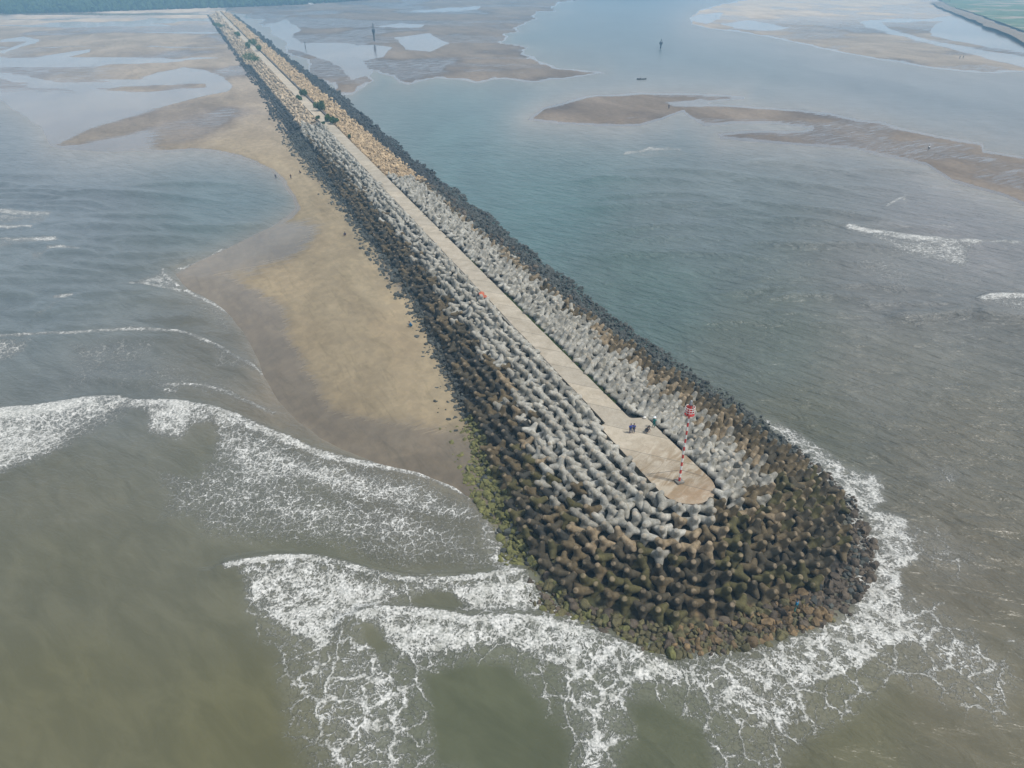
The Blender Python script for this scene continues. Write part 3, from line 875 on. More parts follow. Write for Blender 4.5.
# ---- concrete path with its widened round end
def build_path():
    L = []
    # rows across: (s, left v, right v)
    rows = []
    for d in np.arange(4, 91, 6):
        a = R(d); rows.append((61.8 - 4.1 * math.cos(a), 51.55 - 4.0 * math.sin(a), 51.55 + 4.0 * math.sin(a)))
    for s in np.arange(62.5, 77.6, 1.0): rows.append((s, 47.55, 55.55))
    rows += [(78.4, 47.6, 55.0), (78.9, 47.7, 53.4), (79.3, 48.75, 53.05)]
    ss = list(np.arange(80, 300, 2.0)) + list(np.arange(300, 1195, 6.0))
    for s in ss:
        wob = 0.05 * math.sin(s * 0.31) + (0.5 * (float(vnoise(np.array(s * 0.11), np.array(3.3))) - 0.5) if s > 330 else 0)
        lv = 48.8 + wob
        if s > 345: lv -= 0.5
        rows.append((s, lv, 53.0 + 0.03 * math.sin(s * 0.7)))
    K = 8
    V = []; T = []; so = []; ru = []
    for s, a, b in rows:
        a -= 0.10 * random.random() if s < 79 else 0.04 * random.random()
        for k in range(K + 1):
            v = a + (b - a) * k / K
            x, y = W(s, v)
            V.append((x, y, 5.5))
            far_ = float(sm(310, 360, np.array(s)))
            base = np.array([0.405, 0.362, 0.292]) * (1 - far_) + np.array([0.50, 0.44, 0.35]) * far_
            T.append(base)
            so.append(float(1 - sm(65, 75, np.array(s))) * 0.95 + 0.25 * far_)
            ru.append(0.8 * float(1 - sm(58.5, 64, np.array(s))))
    n = len(rows)
    idx = np.arange(n * (K + 1)).reshape(n, K + 1)
    top = np.stack([idx[:-1, :-1], idx[:-1, 1:], idx[1:, 1:], idx[1:, :-1]], -1).reshape(-1, 4)
    # skirt: lower copy of the outline
    V = np.array(V)
    bor = np.concatenate([idx[:, 0][::-1], idx[0, 1:-1], idx[:, -1]])
    low = V[bor].copy(); low[:, 2] = 4.6
    base_i = len(V)
    V = np.concatenate([V, low])
    sk = np.array([[bor[i], bor[i + 1], base_i + i + 1, base_i + i] for i in range(len(bor) - 1)])
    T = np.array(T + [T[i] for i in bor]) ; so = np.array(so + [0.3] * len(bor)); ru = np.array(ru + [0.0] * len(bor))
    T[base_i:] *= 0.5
    me = np_mesh('concrete_path', V, np.concatenate([top[:, ::-1], sk]), smooth=False)
    set_attr(me, 'tone', T, 'FLOAT_COLOR'); set_attr(me, 'soil', so); set_attr(me, 'rust', ru)
    o = link('concrete_path', me, M['path'])
    tag(o, kind='structure')
    # dark broken kerb along the left edge
    bm = bmesh.new()
    s = 81.0
    while s < 330:
        l = random.uniform(2.2, 4.5)
        if random.random() < 0.9:
            box_sv(bm, s, s + l - 0.08, 48.34, 48.70, 4.7, 5.46 + random.uniform(-0.05, 0.05))
        s += l
    s = 63.0
    while s < 78:
        l = random.uniform(1.2, 3)
        box_sv(bm, s, s + l - 0.1, 46.95, 47.40, 4.6, 5.2 + random.uniform(-0.2, 0.1))
        s += l
    o = bm_obj('kerb', bm, M['curb'], smooth=False); tag(o, kind='structure')
    # low dark parapet on the far stretch
    bm = bmesh.new()
    s = 345.0
    while s < 1185:
        l = random.uniform(8, 14)
        box_sv(bm, s, s + l - 0.15, 53.1, 54.0, 4.6, 6.15 + random.uniform(-0.15, 0.15))
        s += l
    o = bm_obj('parapet_wall', bm, plain('dark_parapet', (0.10, 0.09, 0.08), 0.9), smooth=False)
    tag(o, 'low dark parapet wall along the right edge of the far end of the concrete path', 'wall')


def box_sv(bm, s0, s1, v0, v1, z0, z1):
    vs = []
    for z in (z0, z1):
        for s, v in ((s0, v0), (s1, v0), (s1, v1), (s0, v1)):
            x, y = W(s, v)
            vs.append(bm.verts.new((x, y, z)))
    for f in ((0, 1, 2, 3), (7, 6, 5, 4), (0, 4, 5, 1), (1, 5, 6, 2), (2, 6, 7, 3), (3, 7, 4, 0)):
        bm.faces.new([vs[i] for i in f])


build_path()

# ---- tetrapods
TD = [Vector((0, 0, 1)), Vector((math.sqrt(8 / 9), 0, -1 / 3)), Vector((-math.sqrt(2 / 9), math.sqrt(2 / 3), -1 / 3)), Vector((-math.sqrt(2 / 9), -math.sqrt(2 / 3), -1 / 3))]
TL, TR0, TR1 = 1.56, 0.58, 0.36


def tetra_mesh(name, voxel):
    bm = bmesh.new()
    for d in TD:
        q = d.to_track_quat('Z', 'Y').to_matrix().to_4x4()
        rows = []
        for h, r in ((-0.1, TR0), (0.5, TR0 * 0.95), (TL - 0.16, TR1 * 1.02), (TL, TR1 * 0.80)):
            rows.append([bm.verts.new(q @ Vector((r * math.cos(k * math.pi / 8), r * math.sin(k * math.pi / 8), h))) for k in range(16)])
        for a, b in zip(rows[:-1], rows[1:]):
            for k in range(16):
                bm.faces.new((a[k], a[(k + 1) % 16], b[(k + 1) % 16], b[k]))
        bm.faces.new(rows[-1]); bm.faces.new(rows[0][::-1])
    me = bpy.data.meshes.new(name + '_raw'); bm.to_mesh(me); bm.free()
    o = bpy.data.objects.new('tmp', me); COL.objects.link(o)
    m = o.modifiers.new('r', 'REMESH'); m.mode = 'VOXEL'; m.voxel_size = voxel; m.use_smooth_shade = True
    sm_ = o.modifiers.new('s', 'SMOOTH'); sm_.iterations = 1; sm_.factor = 0.5
    dg = bpy.context.evaluated_depsgraph_get(); dg.update()
    ev = bpy.data.meshes.new_from_object(o.evaluated_get(dg))
    bpy.data.objects.remove(o)
    ev.name = name
    ev.polygons.foreach_set('use_smooth', [True] * len(ev.polygons))
    n = len(ev.vertices)
    co = np.empty(n * 3, np.float32); ev.vertices.foreach_get('co', co); co = co.reshape(-1, 3)
    pj = np.max(np.stack([co @ np.array(d) for d in TD]), 0)
    set_attr(ev, 'tip', sm(TL * 0.86, TL * 0.97, pj))
    ev.materials.clear(); ev.materials.append(M['tetra'])
    return ev, co, sm(TL * 0.86, TL * 0.97, pj)


T_FINE, TF_CO, TF_TIP = tetra_mesh('tetrapod', 0.105)
T_MID, TM_CO, TM_TIP = tetra_mesh('tetrapod_mid', 0.17)
T_FAR, TFAR_CO, TFAR_TIP = tetra_mesh('tetrapod_far', 0.30)


def mesh_faces4(me):
    return np.array([list(p.vertices) for p in me.polygons if len(p.vertices) == 4])


FC_FINE, FC_MID, FC_FAR = mesh_faces4(T_FINE), mesh_faces4(T_MID), mesh_faces4(T_FAR)
TETRA_COL = {'pale grey': (0.375, 0.372, 0.345), 'grey': (0.27, 0.265, 0.24), 'tan brown': (0.25, 0.20, 0.135), 'brown': (0.118, 0.093, 0.055),
             'dark brown': (0.066, 0.057, 0.039), 'olive brown': (0.080, 0.073, 0.031), 'blackish': (0.045, 0.045, 0.040)}


def tetra_class(s, v, r, rt, e):
    t = (r - e) / max(rt - e, 1)
    left = v < V0
    u = random.gauss(0, 0.075)
    if s < S0:
        th = math.degrees(math.atan2(v - V0, S0 - s))
        k = t + u
        lim = np.interp(th, [-90, -50, -15, 15, 50, 90], [0.50, 0.36, 0.22, 0.16, 0.22, 0.40])
        if k < lim: return 'pale grey' if random.random() < 0.75 else 'grey'
        if k < lim + 0.13: return random.choice(['grey', 'tan brown', 'tan brown', 'brown'])
        if k > 0.80: return random.choice(['olive brown', 'olive brown', 'dark brown', 'brown'])
        return random.choice(['brown', 'dark brown', 'dark brown', 'olive brown'])
    k = t + u
    if left:
        lim = float(np.interp(s, [62, 85, 110, 150, 260, 330], [0.50, 0.55, 0.50, 0.44, 0.42, 0.85]))
        if k < lim: return 'pale grey' if random.random() < 0.85 else 'grey'
        if k < lim + 0.12: return random.choice(['grey', 'tan brown' if s < 110 else 'grey', 'brown'])
        if s > 110: return random.choice(['dark brown', 'dark brown', 'blackish', 'brown'])
        return random.choice(['brown', 'dark brown', 'blackish', 'olive brown' if s < 85 else 'dark brown'])
    lim = float(np.interp(s, [62, 80, 100, 130, 240], [0.42, 0.48, 0.62, 0.78, 0.86]))
    if k < lim: return 'pale grey' if random.random() < 0.8 else 'grey'
    if k < lim + 0.2: return random.choice(['tan brown', 'grey', 'tan brown', 'brown'])
    return random.choice(['brown', 'dark brown', 'brown'])


def rand_quat(sg, th, row, s):
    """placed units stand on three legs with the fourth up the slope normal, turned alternately; some have tumbled"""
    if random.random() < 0.13 + 0.42 * float(sm(90, 170, np.array(s))):
        q = Quaternion([random.gauss(0, 1) for _ in range(4)])
        q.normalize()
        return q
    # outward direction from the crest
    ox, oy = W(-math.cos(th), math.sin(th))
    yaw = math.atan2(oy, ox) + random.choice([0, math.pi]) * (1 if random.random() < 0.3 else 0) + random.gauss(0, 0.2)
    tilt = Quaternion((-oy, ox, 0), 0.58 + random.gauss(0, 0.15))
    return tilt @ Quaternion((1, 0, 0), random.gauss(0, 0.12)) @ Quaternion((0, 0, 1), yaw)


tets = []    # (dist, ring, order, side, class, loc, quat, scale)
ROW0 = 1.35; ROWD = 1.80; ALONG = 1.98
for i in range(14):
    for sg in (-1, 1):
        half = 0.5 * ALONG * (i % 2)
        a = half if sg > 0 else ALONG - half
        k = 0
        while True:
            # row keeps its distance from the path edge
            r = 4.1 + ROW0 + ROWD * i
            s, v, th = ring(r, sg * a)
            if s > S0:
                e = float(edge(s)); r2 = e + ROW0 + ROWD * i
                v = V0 + sg * r2; r = r2
            else: e = 4.1
            smax = (345 + random.uniform(-14, 14)) if sg < 0 else (238 + random.uniform(-6, 6))
            if s > smax: break
            a += ALONG * random.uniform(0.93, 1.07)
            rt = toe(sg, s, th, False)
            if r > rt - 0.7: continue
            jt = 1.0 + 2.0 * float(sm(85, 150, np.array(s)))
            ds, dv = random.gauss(0, 0.14) * jt, random.gauss(0, 0.11) * jt + (0.5 * float(1 - sm(4.5, 12, np.array(r))) * float(1 - sm(77, 81, np.array(s))))
            cls = tetra_class(s, v, r, rt, e)
            x, y = W(s + ds, v + dv)
            z = mound_z(s, v) + 0.82 + random.gauss(0, 0.10)
            k += 1
            tets.append([math.sqrt(x * x + y * y + (H - z) ** 2), i, k, sg, cls, (x, y, z), rand_quat(sg, th, i, s), random.uniform(0.95, 1.06), s])
tets.sort(key=lambda q: q[0])
ORD = ['', 'first', 'second', 'third', 'fourth', 'fifth', 'sixth', 'seventh', 'eighth', 'ninth', 'tenth', 'eleventh', 'twelfth', 'thirteenth', 'fourteenth', 'fifteenth', 'sixteenth',
       'seventeenth', 'eighteenth', 'nineteenth', 'twentieth']
TENS = {2: 'twenty', 3: 'thirty', 4: 'forty', 5: 'fifty', 6: 'sixty', 7: 'seventy', 8: 'eighty'}
TENO = {3: 'thirtieth', 4: 'fortieth', 5: 'fiftieth', 6: 'sixtieth', 7: 'seventieth', 8: 'eightieth'}


def ordw(n):
    if n <= 20: return ORD[n]
    return TENO[n // 10] if n % 10 == 0 else TENS[n // 10] + '-' + ORD[n % 10]


NT_IND = 300
for d, i, k, sg, cls, loc, q, sc, s in tets[:NT_IND]:
    o = bpy.data.objects.new('tetrapod', T_FINE)
    COL.objects.link(o)
    o.location = loc; o.rotation_mode = 'QUATERNION'; o.rotation_quaternion = q; o.scale = (sc, sc, sc)
    c = TETRA_COL[cls]; f = random.uniform(0.88, 1.12)
    o.color = (c[0] * f, c[1] * f, c[2] * f, 1)
    tag(o, '%s concrete tetrapod, %s row out from platform, %s %s of the head centreline' % (cls, ordw(i + 1), ordw(k), 'left' if sg < 0 else 'right'),
        'tetrapod', 'concrete tetrapods armouring the breakwater head')


def massed(name, items, co, fc, tip, mat):
    n = len(items); k = len(co)
    V = np.empty((n, k, 3)); T = np.empty((n, k, 3))
    for j, (loc, rot, sc, c) in enumerate(items):
        V[j] = (co * sc) @ rot.T + np.array(loc)
        T[j] = c
    Fc = (fc[None] + (np.arange(n) * k)[:, None, None]).reshape(-1, fc.shape[1])
    me = np_mesh(name, V.reshape(-1, 3), Fc, smooth=tip is not None)
    set_attr(me, 'tone', T.reshape(-1, 3), 'FLOAT_COLOR')
    if tip is not None: set_attr(me, 'tip', np.tile(tip, n))
    o = link(name, me, mat)
    o.color = (0, 0, 0, 1)
    return o


def join(objs, name):
    """several index-compatible meshes into one (numpy)"""
    bm = bmesh.new()
    for o in objs: bm.from_mesh(o.data)
    me = bpy.data.meshes.new(name); bm.to_mesh(me); bm.free()
    me.materials.append(objs[0].data.materials[0])
    for o in objs: bpy.data.objects.remove(o)
    r = link(name, me); r.color = (0, 0, 0, 1)
    return r


def as_item(t):
    c = np.array(TETRA_COL[t[4]]) * random.uniform(0.88, 1.12)
    return (t[5], np.array(t[6].to_matrix()), t[7], c)


rest = tets[NT_IND:]
near_t = [as_item(t) for t in rest if t[8] < 165]
far_t = [as_item(t) for t in rest if t[8] >= 165]
o = join([massed('a', near_t, TM_CO, FC_MID, TM_TIP, M['tetra']), massed('b', far_t, TFAR_CO, FC_FAR, TFAR_TIP, M['tetra'])], 'tetrapod_armour')
tag(o, 'massed grey and brown concrete tetrapods packed along both flanks of the breakwater', 'tetrapods', None, 'stuff')

# ---- toe stones
def stone_var(sub, seed):
    bm = bmesh.new()
    bmesh.ops.create_icosphere(bm, subdivisions=sub, radius=0.5)
    rg = random.Random(seed)
    sx, sy, sz = rg.uniform(0.8, 1.25), rg.uniform(0.75, 1.1), rg.uniform(0.6, 0.95)
    cuts = [(Vector((rg.gauss(0, 1), rg.gauss(0, 1), rg.gauss(0, 1))).normalized(), rg.uniform(0.26, 0.42)) for _ in range(9)]
    for vtx in bm.verts:
        p = vtx.co.copy()
        for nrm, dd in cuts:
            h = p.dot(nrm)
            if h > dd: p -= nrm * (h - dd)
        p *= 1 + 0.16 * mnoise.noise(p * 2.7 + Vector((seed, 0, 0)))
        vtx.co = Vector((p.x * sx, p.y * sy, p.z * sz)) * 1.2
    bmesh.ops.triangulate(bm, faces=bm.faces)
    me = bpy.data.meshes.new('boulder'); bm.to_mesh(me); bm.free()
    me.materials.append(M['rock'])
    n = len(me.vertices); co = np.empty(n * 3, np.float32); me.vertices.foreach_get('co', co)
    fc = np.array([list(p.vertices) for p in me.polygons])
    return me, co.reshape(-1, 3), fc


ST3 = [stone_var(3, k) for k in range(6)]
ST2 = [stone_var(2, k + 20) for k in range(6)]
ST1 = [stone_var(1, k + 40) for k in range(6)]
CLSNAME = {'moss': 'yellow-green mossy', 'olive': 'olive', 'brown': 'dark brown', 'ochre': 'ochre', 'slate': 'slate grey', 'tan': 'tan', 'dark': 'blackish', 'ochretan': 'tan'}
stones = []


def add_stones(row_gap, along, size, smin, smax, upper, outer_extra):
    """rows counted from the tetrapod toe outward; smin..smax on the flanks (smin<S0 includes the head)"""
    for sg in (-1, 1):
        for i in range(40):
            a = random.uniform(0.3, 0.6) * along
            k = 0; miss = 0
            while True:
                # provisional position on this row
                if smin < S0:
                    q = math.pi * 23 / 2
                    if a < q: th = sg * a / 23; s = S0 - 1
                    else: th = sg * math.pi / 2; s = S0 + a - q
                else: th = sg * math.pi / 2; s = smin + a
                a += along * random.uniform(0.85, 1.15)
                if s > smax: break
                rr = toe(sg, s, th, True)
                if upper: rt = float(edge(s)) + 0.5
                else: rt = toe(sg, s, th, False) - 0.5
                r = rt + 0.5 * row_gap + row_gap * i
                lim = rr - 0.2 + outer_extra * (1.1 * float(vnoise(np.array(s * 0.3 + 7), np.array(sg * 5.0))) + 1.8 * (float(vnoise(np.array(s * 0.07 + 3), np.array(sg * 9.0))) - 0.45) + random.expovariate(7) - 0.3)
                if r > lim: 
                    miss += 1
                    continue
                if abs(th) < math.pi / 2 - 1e-6: ss, v = S0 - r * math.cos(th), V0 + r * math.sin(th)
                else: ss, v = s, V0 + sg * r
                ss += random.gauss(0, 0.16) * along; v += random.gauss(0, 0.16) * row_gap
                sz = size * random.choice([0.6, 0.75, 0.9, 1.0, 1.0, 1.15, 1.55])
                x, y = W(ss, v)
                z = max(mound_z(ss, v), -0.25) + 0.16 * sz + random.uniform(0, 0.28) * sz
                if r > rr + 0.9:
                    v += sg * random.gauss(0, 0.4) if s > S0 else 0; ss += random.uniform(-0.9, 0.9) if s > S0 else 0
                    x, y = W(ss, v)
                    z = max(mound_z(ss, v), ground_z(x, y), -0.2) + 0.08; sz *= random.uniform(0.45, 1.1)
                k += 1
                stones.append([math.sqrt(x * x + y * y + (H - z) ** 2), i, k, sg, stone_class(ss, v), (x, y, z), sz, s])


add_stones(0.52, 0.64, 0.78, 0, 128, False, 1.0)
near_stones = sorted(stones, key=lambda q: q[0]); stones = []
NB = 300
for d, i, k, sg, cls, loc, sz, s in near_stones[:NB]:
    o = bpy.data.objects.new('boulder', random.choice(ST3)[0])
    COL.objects.link(o)
    o.location = loc; o.rotation_euler = (random.uniform(0, 6.28), random.uniform(0, 6.28), random.uniform(0, 6.28)); o.scale = (sz,) * 3
    c = STONE[cls]; f = random.uniform(0.75, 1.25)
    o.color = (c[0] * f, c[1] * f, c[2] * f, 1)
    tag(o, '%s boulder, %s stone row below the tetrapods, %s %s of the head centreline' % (CLSNAME[cls], ordw(i + 1), ordw(k), 'left' if sg < 0 else 'right'),
        'boulder', 'boulders at the foot of the breakwater head')


def stone_items(lst):
    out = []
    for d, i, k, sg, cls, loc, sz, s in lst:
        rot = np.array(Quaternion((random.gauss(0, 1), random.gauss(0, 1), random.gauss(0, 1), random.gauss(0, 1))).normalized().to_matrix())
        out.append((loc, rot, sz, np.array(STONE[cls]) * random.uniform(0.7, 1.3)))
    return out


parts = []


def mass_stones(lst, variants):
    it = stone_items(lst)
    for j, (me_, co, fc) in enumerate(variants):
        sub = it[j::len(variants)]
        if sub: parts.append(massed('p', sub, co, fc, None, M['rock']))


mass_stones([q for q in near_stones[NB:] if q[0] < 112], ST2)
mass_stones([q for q in near_stones[NB:] if q[0] >= 112], ST1)
stones = []; add_stones(0.80, 0.95, 1.05, 128, 240, False, 1.1)
stones = [q for q in stones if True]
mass_stones(stones, ST1)
stones = []
add_stones(0.9, 1.0, 1.05, 240, 345, True, 1.2)
stones = [q for q in stones if not (q[3] < 0 and abs(SV(q[5][0], q[5][1])[1] - V0) < 12.6)]   # left flank still has tetrapods there
mass_stones(stones, ST1)
stones = []; add_stones(1.5, 1.6, 1.5, 345, 760, True, 1.5); add_stones(2.6, 3.2, 2.8, 760, 1180, True, 1.0); mass_stones(stones, ST1)
o = join(parts, 'rubble_stones')
tag(o, 'loose toe stones and tan rubble covering the lower slopes of the breakwater', 'rubble', None, 'stuff')

# ---- a few scattered rocks standing out of the swash
# (they belong to the toe rubble and are built with it)

# ------------------------------------------------------------------ small builders
def tube(bm, pts, radii, n=10, cap=True):
    rows = []
    for i, p in enumerate(pts):
        p = Vector(p)
        d = (Vector(pts[min(i + 1, len(pts) - 1)]) - Vector(pts[max(i - 1, 0)])).normalized()
        q = d.to_track_quat('Z', 'Y')
        rows.append([bm.verts.new(p + q @ Vector((radii[i] * math.cos(k * 2 * math.pi / n), radii[i] * math.sin(k * 2 * math.pi / n), 0))) for k in range(n)])
    for a, b in zip(rows[:-1], rows[1:]):
        for k in range(n): bm.faces.new((a[k], a[(k + 1) % n], b[(k + 1) % n], b[k]))
    if cap: bm.faces.new(rows[0][::-1]); bm.faces.new(rows[-1])


def box(bm, c, size, rz=0.0, bev=0.0):
    r = bmesh.ops.create_cube(bm, size=1.0)
    bmesh.ops.scale(bm, vec=size, verts=r['verts'])
    if bev:
        es = list({e for v in r['verts'] for e in v.link_edges})
        vv_ = bmesh.ops.bevel(bm, geom=es, offset=bev, segments=2, affect='EDGES')['verts']
        r['verts'] = list({v for v in vv_} | {v for v in r['verts'] if v.is_valid})
    bmesh.ops.rotate(bm, verts=r['verts'], cent=(0, 0, 0), matrix=Matrix.Rotation(rz, 3, 'Z'))
    bmesh.ops.translate(bm, verts=r['verts'], vec=c)


# ---- navigation mast on the platform
mx, my = un(679, 482, 5.5)
t = empty('navigation_mast', (mx, my, 5.5))
tag(t, 'tall slim red and white banded navigation mast with red cage top on the platform', 'mast')
bm = bmesh.new(); box(bm, (0, 0, 0.14), (1.1, 1.1, 0.28), 0.4, 0.04); bm_obj('base_block', bm, M['curb'], t, False)
MH = 11.2; NB_ = 15
bmp = bmesh.new()
NB_ = 17
for k in range(NB_):
    z0 = 0.28 + (MH - 0.28) * k / NB_; z1 = 0.28 + (MH - 0.28) * (k + 1) / NB_
    rr = 0.165 - 0.003 * k
    n0 = len(bmp.faces)
    tube(bmp, [(0, 0, z0), (0, 0, z1)], [rr, rr - 0.004], 12, False)
    bmp.faces.ensure_lookup_table()
    for f_ in bmp.faces[n0:]: f_.material_index = 0 if k % 2 == 0 else 1
bmesh.ops.remove_doubles(bmp, verts=bmp.verts, dist=0.002)
pole = bm_obj('pole', bmp, M['red'], t); pole.data.materials.append(M['white'])
bm = bmesh.new(); tube(bm, [(0, 0, MH), (0, 0, MH + 0.12)], [0.66, 0.66], 20); bm_obj('top_platform', bm, M['red'], t, False)
bm = bmesh.new()
for k in range(10):
    a = k * 2 * math.pi / 10
    tube(bm, [(0.62 * math.cos(a), 0.62 * math.sin(a), MH + 0.12), (0.62 * math.cos(a), 0.62 * math.sin(a), MH + 1.15)], [0.028, 0.028], 6)
for h in (0.45, 0.8, 1.15):
    pts = [(0.62 * math.cos(k * 2 * math.pi / 20), 0.62 * math.sin(k * 2 * math.pi / 20), MH + h) for k in range(21)]
    tube(bm, pts, [0.03] * 21, 6, False)
bm_obj('railing', bm, M['white'], t)
bm = bmesh.new()
tube(bm, [(0, 0, MH + 0.12), (0, 0, MH + 1.5)], [0.22, 0.22], 14)
for k in (0, 2, 3, 5):
    a = k * math.pi / 4
    box(bm, (0.5 * math.cos(a), 0.5 * math.sin(a), MH + 0.62), (0.05, 0.36, 0.95), a)
bm_obj('daymark', bm, M['red'], t, False)
bm = bmesh.new(); tube(bm, [(0, 0, MH + 1.5), (0, 0, MH + 1.62), (0, 0, MH + 2.0), (0, 0, MH + 2.15)], [0.30, 0.2, 0.2, 0.08], 12); bm_obj('lantern', bm, M['steel'], t)
for a, L_ in ((2.75, 6.2), (0.35, 5.2)):
    bm = bmesh.new(); tube(bm, [(0.2 * math.cos(a), 0.2 * math.sin(a), 2.0), (L_ * math.cos(a) * 0.72, L_ * math.sin(a) * 0.72, 0.02)], [0.022, 0.022], 6)
    bm_obj('guy_wire', bm, M['dark'], t)

# ---- people
POSES = {
    # joints: pelvis, chest, neck, head, (hip/knee/ankle/toe) L R, (shoulder/elbow/wrist/hand) L R ; x right, y forward, z up
    'stand': dict(pel=(0, 0, .95), ch=(0, .0, 1.33), nk=(0, 0, 1.48), hd=(0, .03, 1.62), lk=(-.11, .03, .50), la=(-.12, 0, .08), lt=(-.13, .15, .04), rk=(.11, .02, .50), ra=(.13, -.02, .08), rt=(.14, .13, .04),
                  le=(-.27, -.02, 1.15), lw=(-.28, .06, .90), lh=(-.27, .10, .80), re=(.27, -.02, 1.15), rw=(.29, .05, .90), rh=(.28, .09, .80)),
    'walk': dict(pel=(0, 0, .93), ch=(0, .03, 1.31), nk=(0, .05, 1.46), hd=(0, .09, 1.60), lk=(-.10, .18, .52), la=(-.10, .26, .09), lt=(-.10, .41, .07), rk=(.10, -.02, .50), ra=(.10, -.34, .14), rt=(.10, -.24, .03),
                 le=(-.26, -.12, 1.14), lw=(-.26, -.12, .90), lh=(-.25, -.10, .81), re=(.26, .10, 1.15), rw=(.24, .28, .98), rh=(.22, .34, .92)),
    'bend': dict(pel=(0, -.15, .88), ch=(0, .18, 1.10), nk=(0, .30, 1.18), hd=(0, .42, 1.22), lk=(-.13, .06, .48), la=(-.14, -.05, .08), lt=(-.15, .10, .04), rk=(.13, .05, .48), ra=(.14, -.10, .08), rt=(.15, .05, .04),
                 le=(-.22, .32, .82), lw=(-.16, .42, .58), lh=(-.15, .45, .50), re=(.22, .30, .82), rw=(.18, .44, .60), rh=(.16, .47, .52)),
    'sit': dict(pel=(0, 0, .14), ch=(0, -.03, .52), nk=(0, .0, .68), hd=(0, .05, .82), lk=(-.14, .38, .42), la=(-.13, .52, .08), lt=(-.13, .67, .04), rk=(.14, .36, .44), ra=(.14, .50, .08), rt=(.15, .65, .04),
                le=(-.26, .12, .40), lw=(-.18, .34, .40), lh=(-.14, .40, .42), re=(.26, .12, .40), rw=(.16, .32, .42), rh=(.12, .38, .44)),
    'crouch': dict(pel=(0, -.12, .36), ch=(0, .10, .70), nk=(0, .18, .84), hd=(0, .26, .96), lk=(-.16, .30, .46), la=(-.14, .02, .09), lt=(-.15, .17, .04), rk=(.16, .28, .46), ra=(.15, .0, .09), rt=(.16, .15, .04),
                   le=(-.26, .26, .50), lw=(-.16, .42, .34), lh=(-.14, .46, .28), re=(.26, .26, .50), rw=(.16, .42, .34), rh=(.14, .46, .28)),
}


def skinned(name, verts, edges, radii, mat, parent, sub=1):
    me = bpy.data.meshes.new(name)
    me.from_pydata(verts, edges, [])
    o = bpy.data.objects.new(name, me); COL.objects.link(o)
    md = o.modifiers.new('k', 'SKIN'); md.use_smooth_shade = True
    for i, r in enumerate(radii):
        me.skin_vertices[0].data[i].radius = (r, r) if not isinstance(r, tuple) else r
    me.skin_vertices[0].data[0].use_root = True
    m2 = o.modifiers.new('s', 'SUBSURF'); m2.levels = sub; m2.render_levels = sub
    dg = bpy.context.evaluated_depsgraph_get(); dg.update()
    ev = bpy.data.meshes.new_from_object(o.evaluated_get(dg)); ev.name = name
    bpy.data.objects.remove(o)
    ev.materials.clear()
    ev.polygons.foreach_set('use_smooth', [True] * len(ev.polygons))
    return link(name, ev, mat, parent)


CLOTH = {}


def cloth(c):
    if c not in CLOTH: CLOTH[c] = plain('cloth', c, 0.85, 0.15)
    return CLOTH[c]


def person(loc, face, pose, shirt, trousers, label, hat=None, group=None, scale=1.0):
    P = POSES[pose]
    root = empty('person', loc, face)
    root.scale = (scale,) * 3
    tag(root, label, 'person', group)
    V = Vector
    g = {k: V(x) for k, x in P.items()}
    dirv = (g['ch'] - g['pel']).normalized()
    lhip = g['pel'] + V((-.10, 0, -.02)); rhip = g['pel'] + V((.10, 0, -.02))
    lsh = g['ch'] + V((-.19, 0, .06)); rsh = g['ch'] + V((.19, 0, .06))
    waist = (g['pel'] + g['ch']) / 2
    vs = [g['pel'], waist, g['ch'], g['nk'], g['hd'] - V((0, 0, .02)), g['hd'] + V((0, .0, .09)), lhip, g['lk'], g['la'], g['lt'], rhip, g['rk'], g['ra'], g['rt'],
          lsh, g['le'], g['lw'], g['lh'], rsh, g['re'], g['rw'], g['rh']]
    ed = [(0, 1), (1, 2), (2, 3), (3, 4), (4, 5), (0, 6), (6, 7), (7, 8), (8, 9), (0, 10), (10, 11), (11, 12), (12, 13), (2, 14), (14, 15), (15, 16), (16, 17), (2, 18), (18, 19), (19, 20), (20, 21)]
    ra = [.12, .115, .14, .055, .085, .075, .085, .062, .042, .035, .085, .062, .042, .035, .06, .043, .030, .035, .06, .043, .030, .035]
    body = skinned('body', [tuple(v) for v in vs], ed, ra, M['skin'], root)
    # nose and ears sit on the head with the hair
    vs2 = [g['pel'] + V((0, 0, .02)), waist, g['ch'], g['ch'] + (g['nk'] - g['ch']) * .55, lsh, g['le'], rsh, g['re']]
    skinned('shirt', [tuple(v) for v in vs2], [(0, 1), (1, 2), (2, 3), (2, 4), (4, 5), (2, 6), (6, 7)], [.155, .145, .17, .09, .085, .072, .085, .072], cloth(shirt), root)
    vs3 = [g['pel'], lhip, g['lk'], g['la'] + V((0, 0, .05)), rhip, g['rk'], g['ra'] + V((0, 0, .05))]
    skinned('trousers', [tuple(v) for v in vs3], [(0, 1), (1, 2), (2, 3), (0, 4), (4, 5), (5, 6)], [.145, .11, .085, .068, .11, .085, .068], cloth(trousers), root)
    bm = bmesh.new()
    bmesh.ops.create_uvsphere(bm, u_segments=14, v_segments=10, radius=0.118)
    kill = [v for v in bm.verts if v.co.z < -0.02 and v.co.y > -0.04]
    bmesh.ops.delete(bm, geom=kill, context='VERTS')
    bmesh.ops.translate(bm, verts=bm.verts, vec=g['hd'] + V((0, -.015, .055)))
    bm_obj('hair', bm, M['hair'], root)
    if hat:
        bm = bmesh.new()
        c = g['hd'] + V((0, 0, .10))
        tube(bm, [c, c + V((0, 0, .02)), c + V((0, 0, .03)), c + V((0, 0, .13)), c + V((0, 0, .16))], [.22, .21, .13, .12, .06], 14)
        bm_obj('hat', bm, cloth(hat), root)
    return root


def at(px, py, z=5.5):
    x, y = un(px, py, z)
    return (float(x), float(y), z)


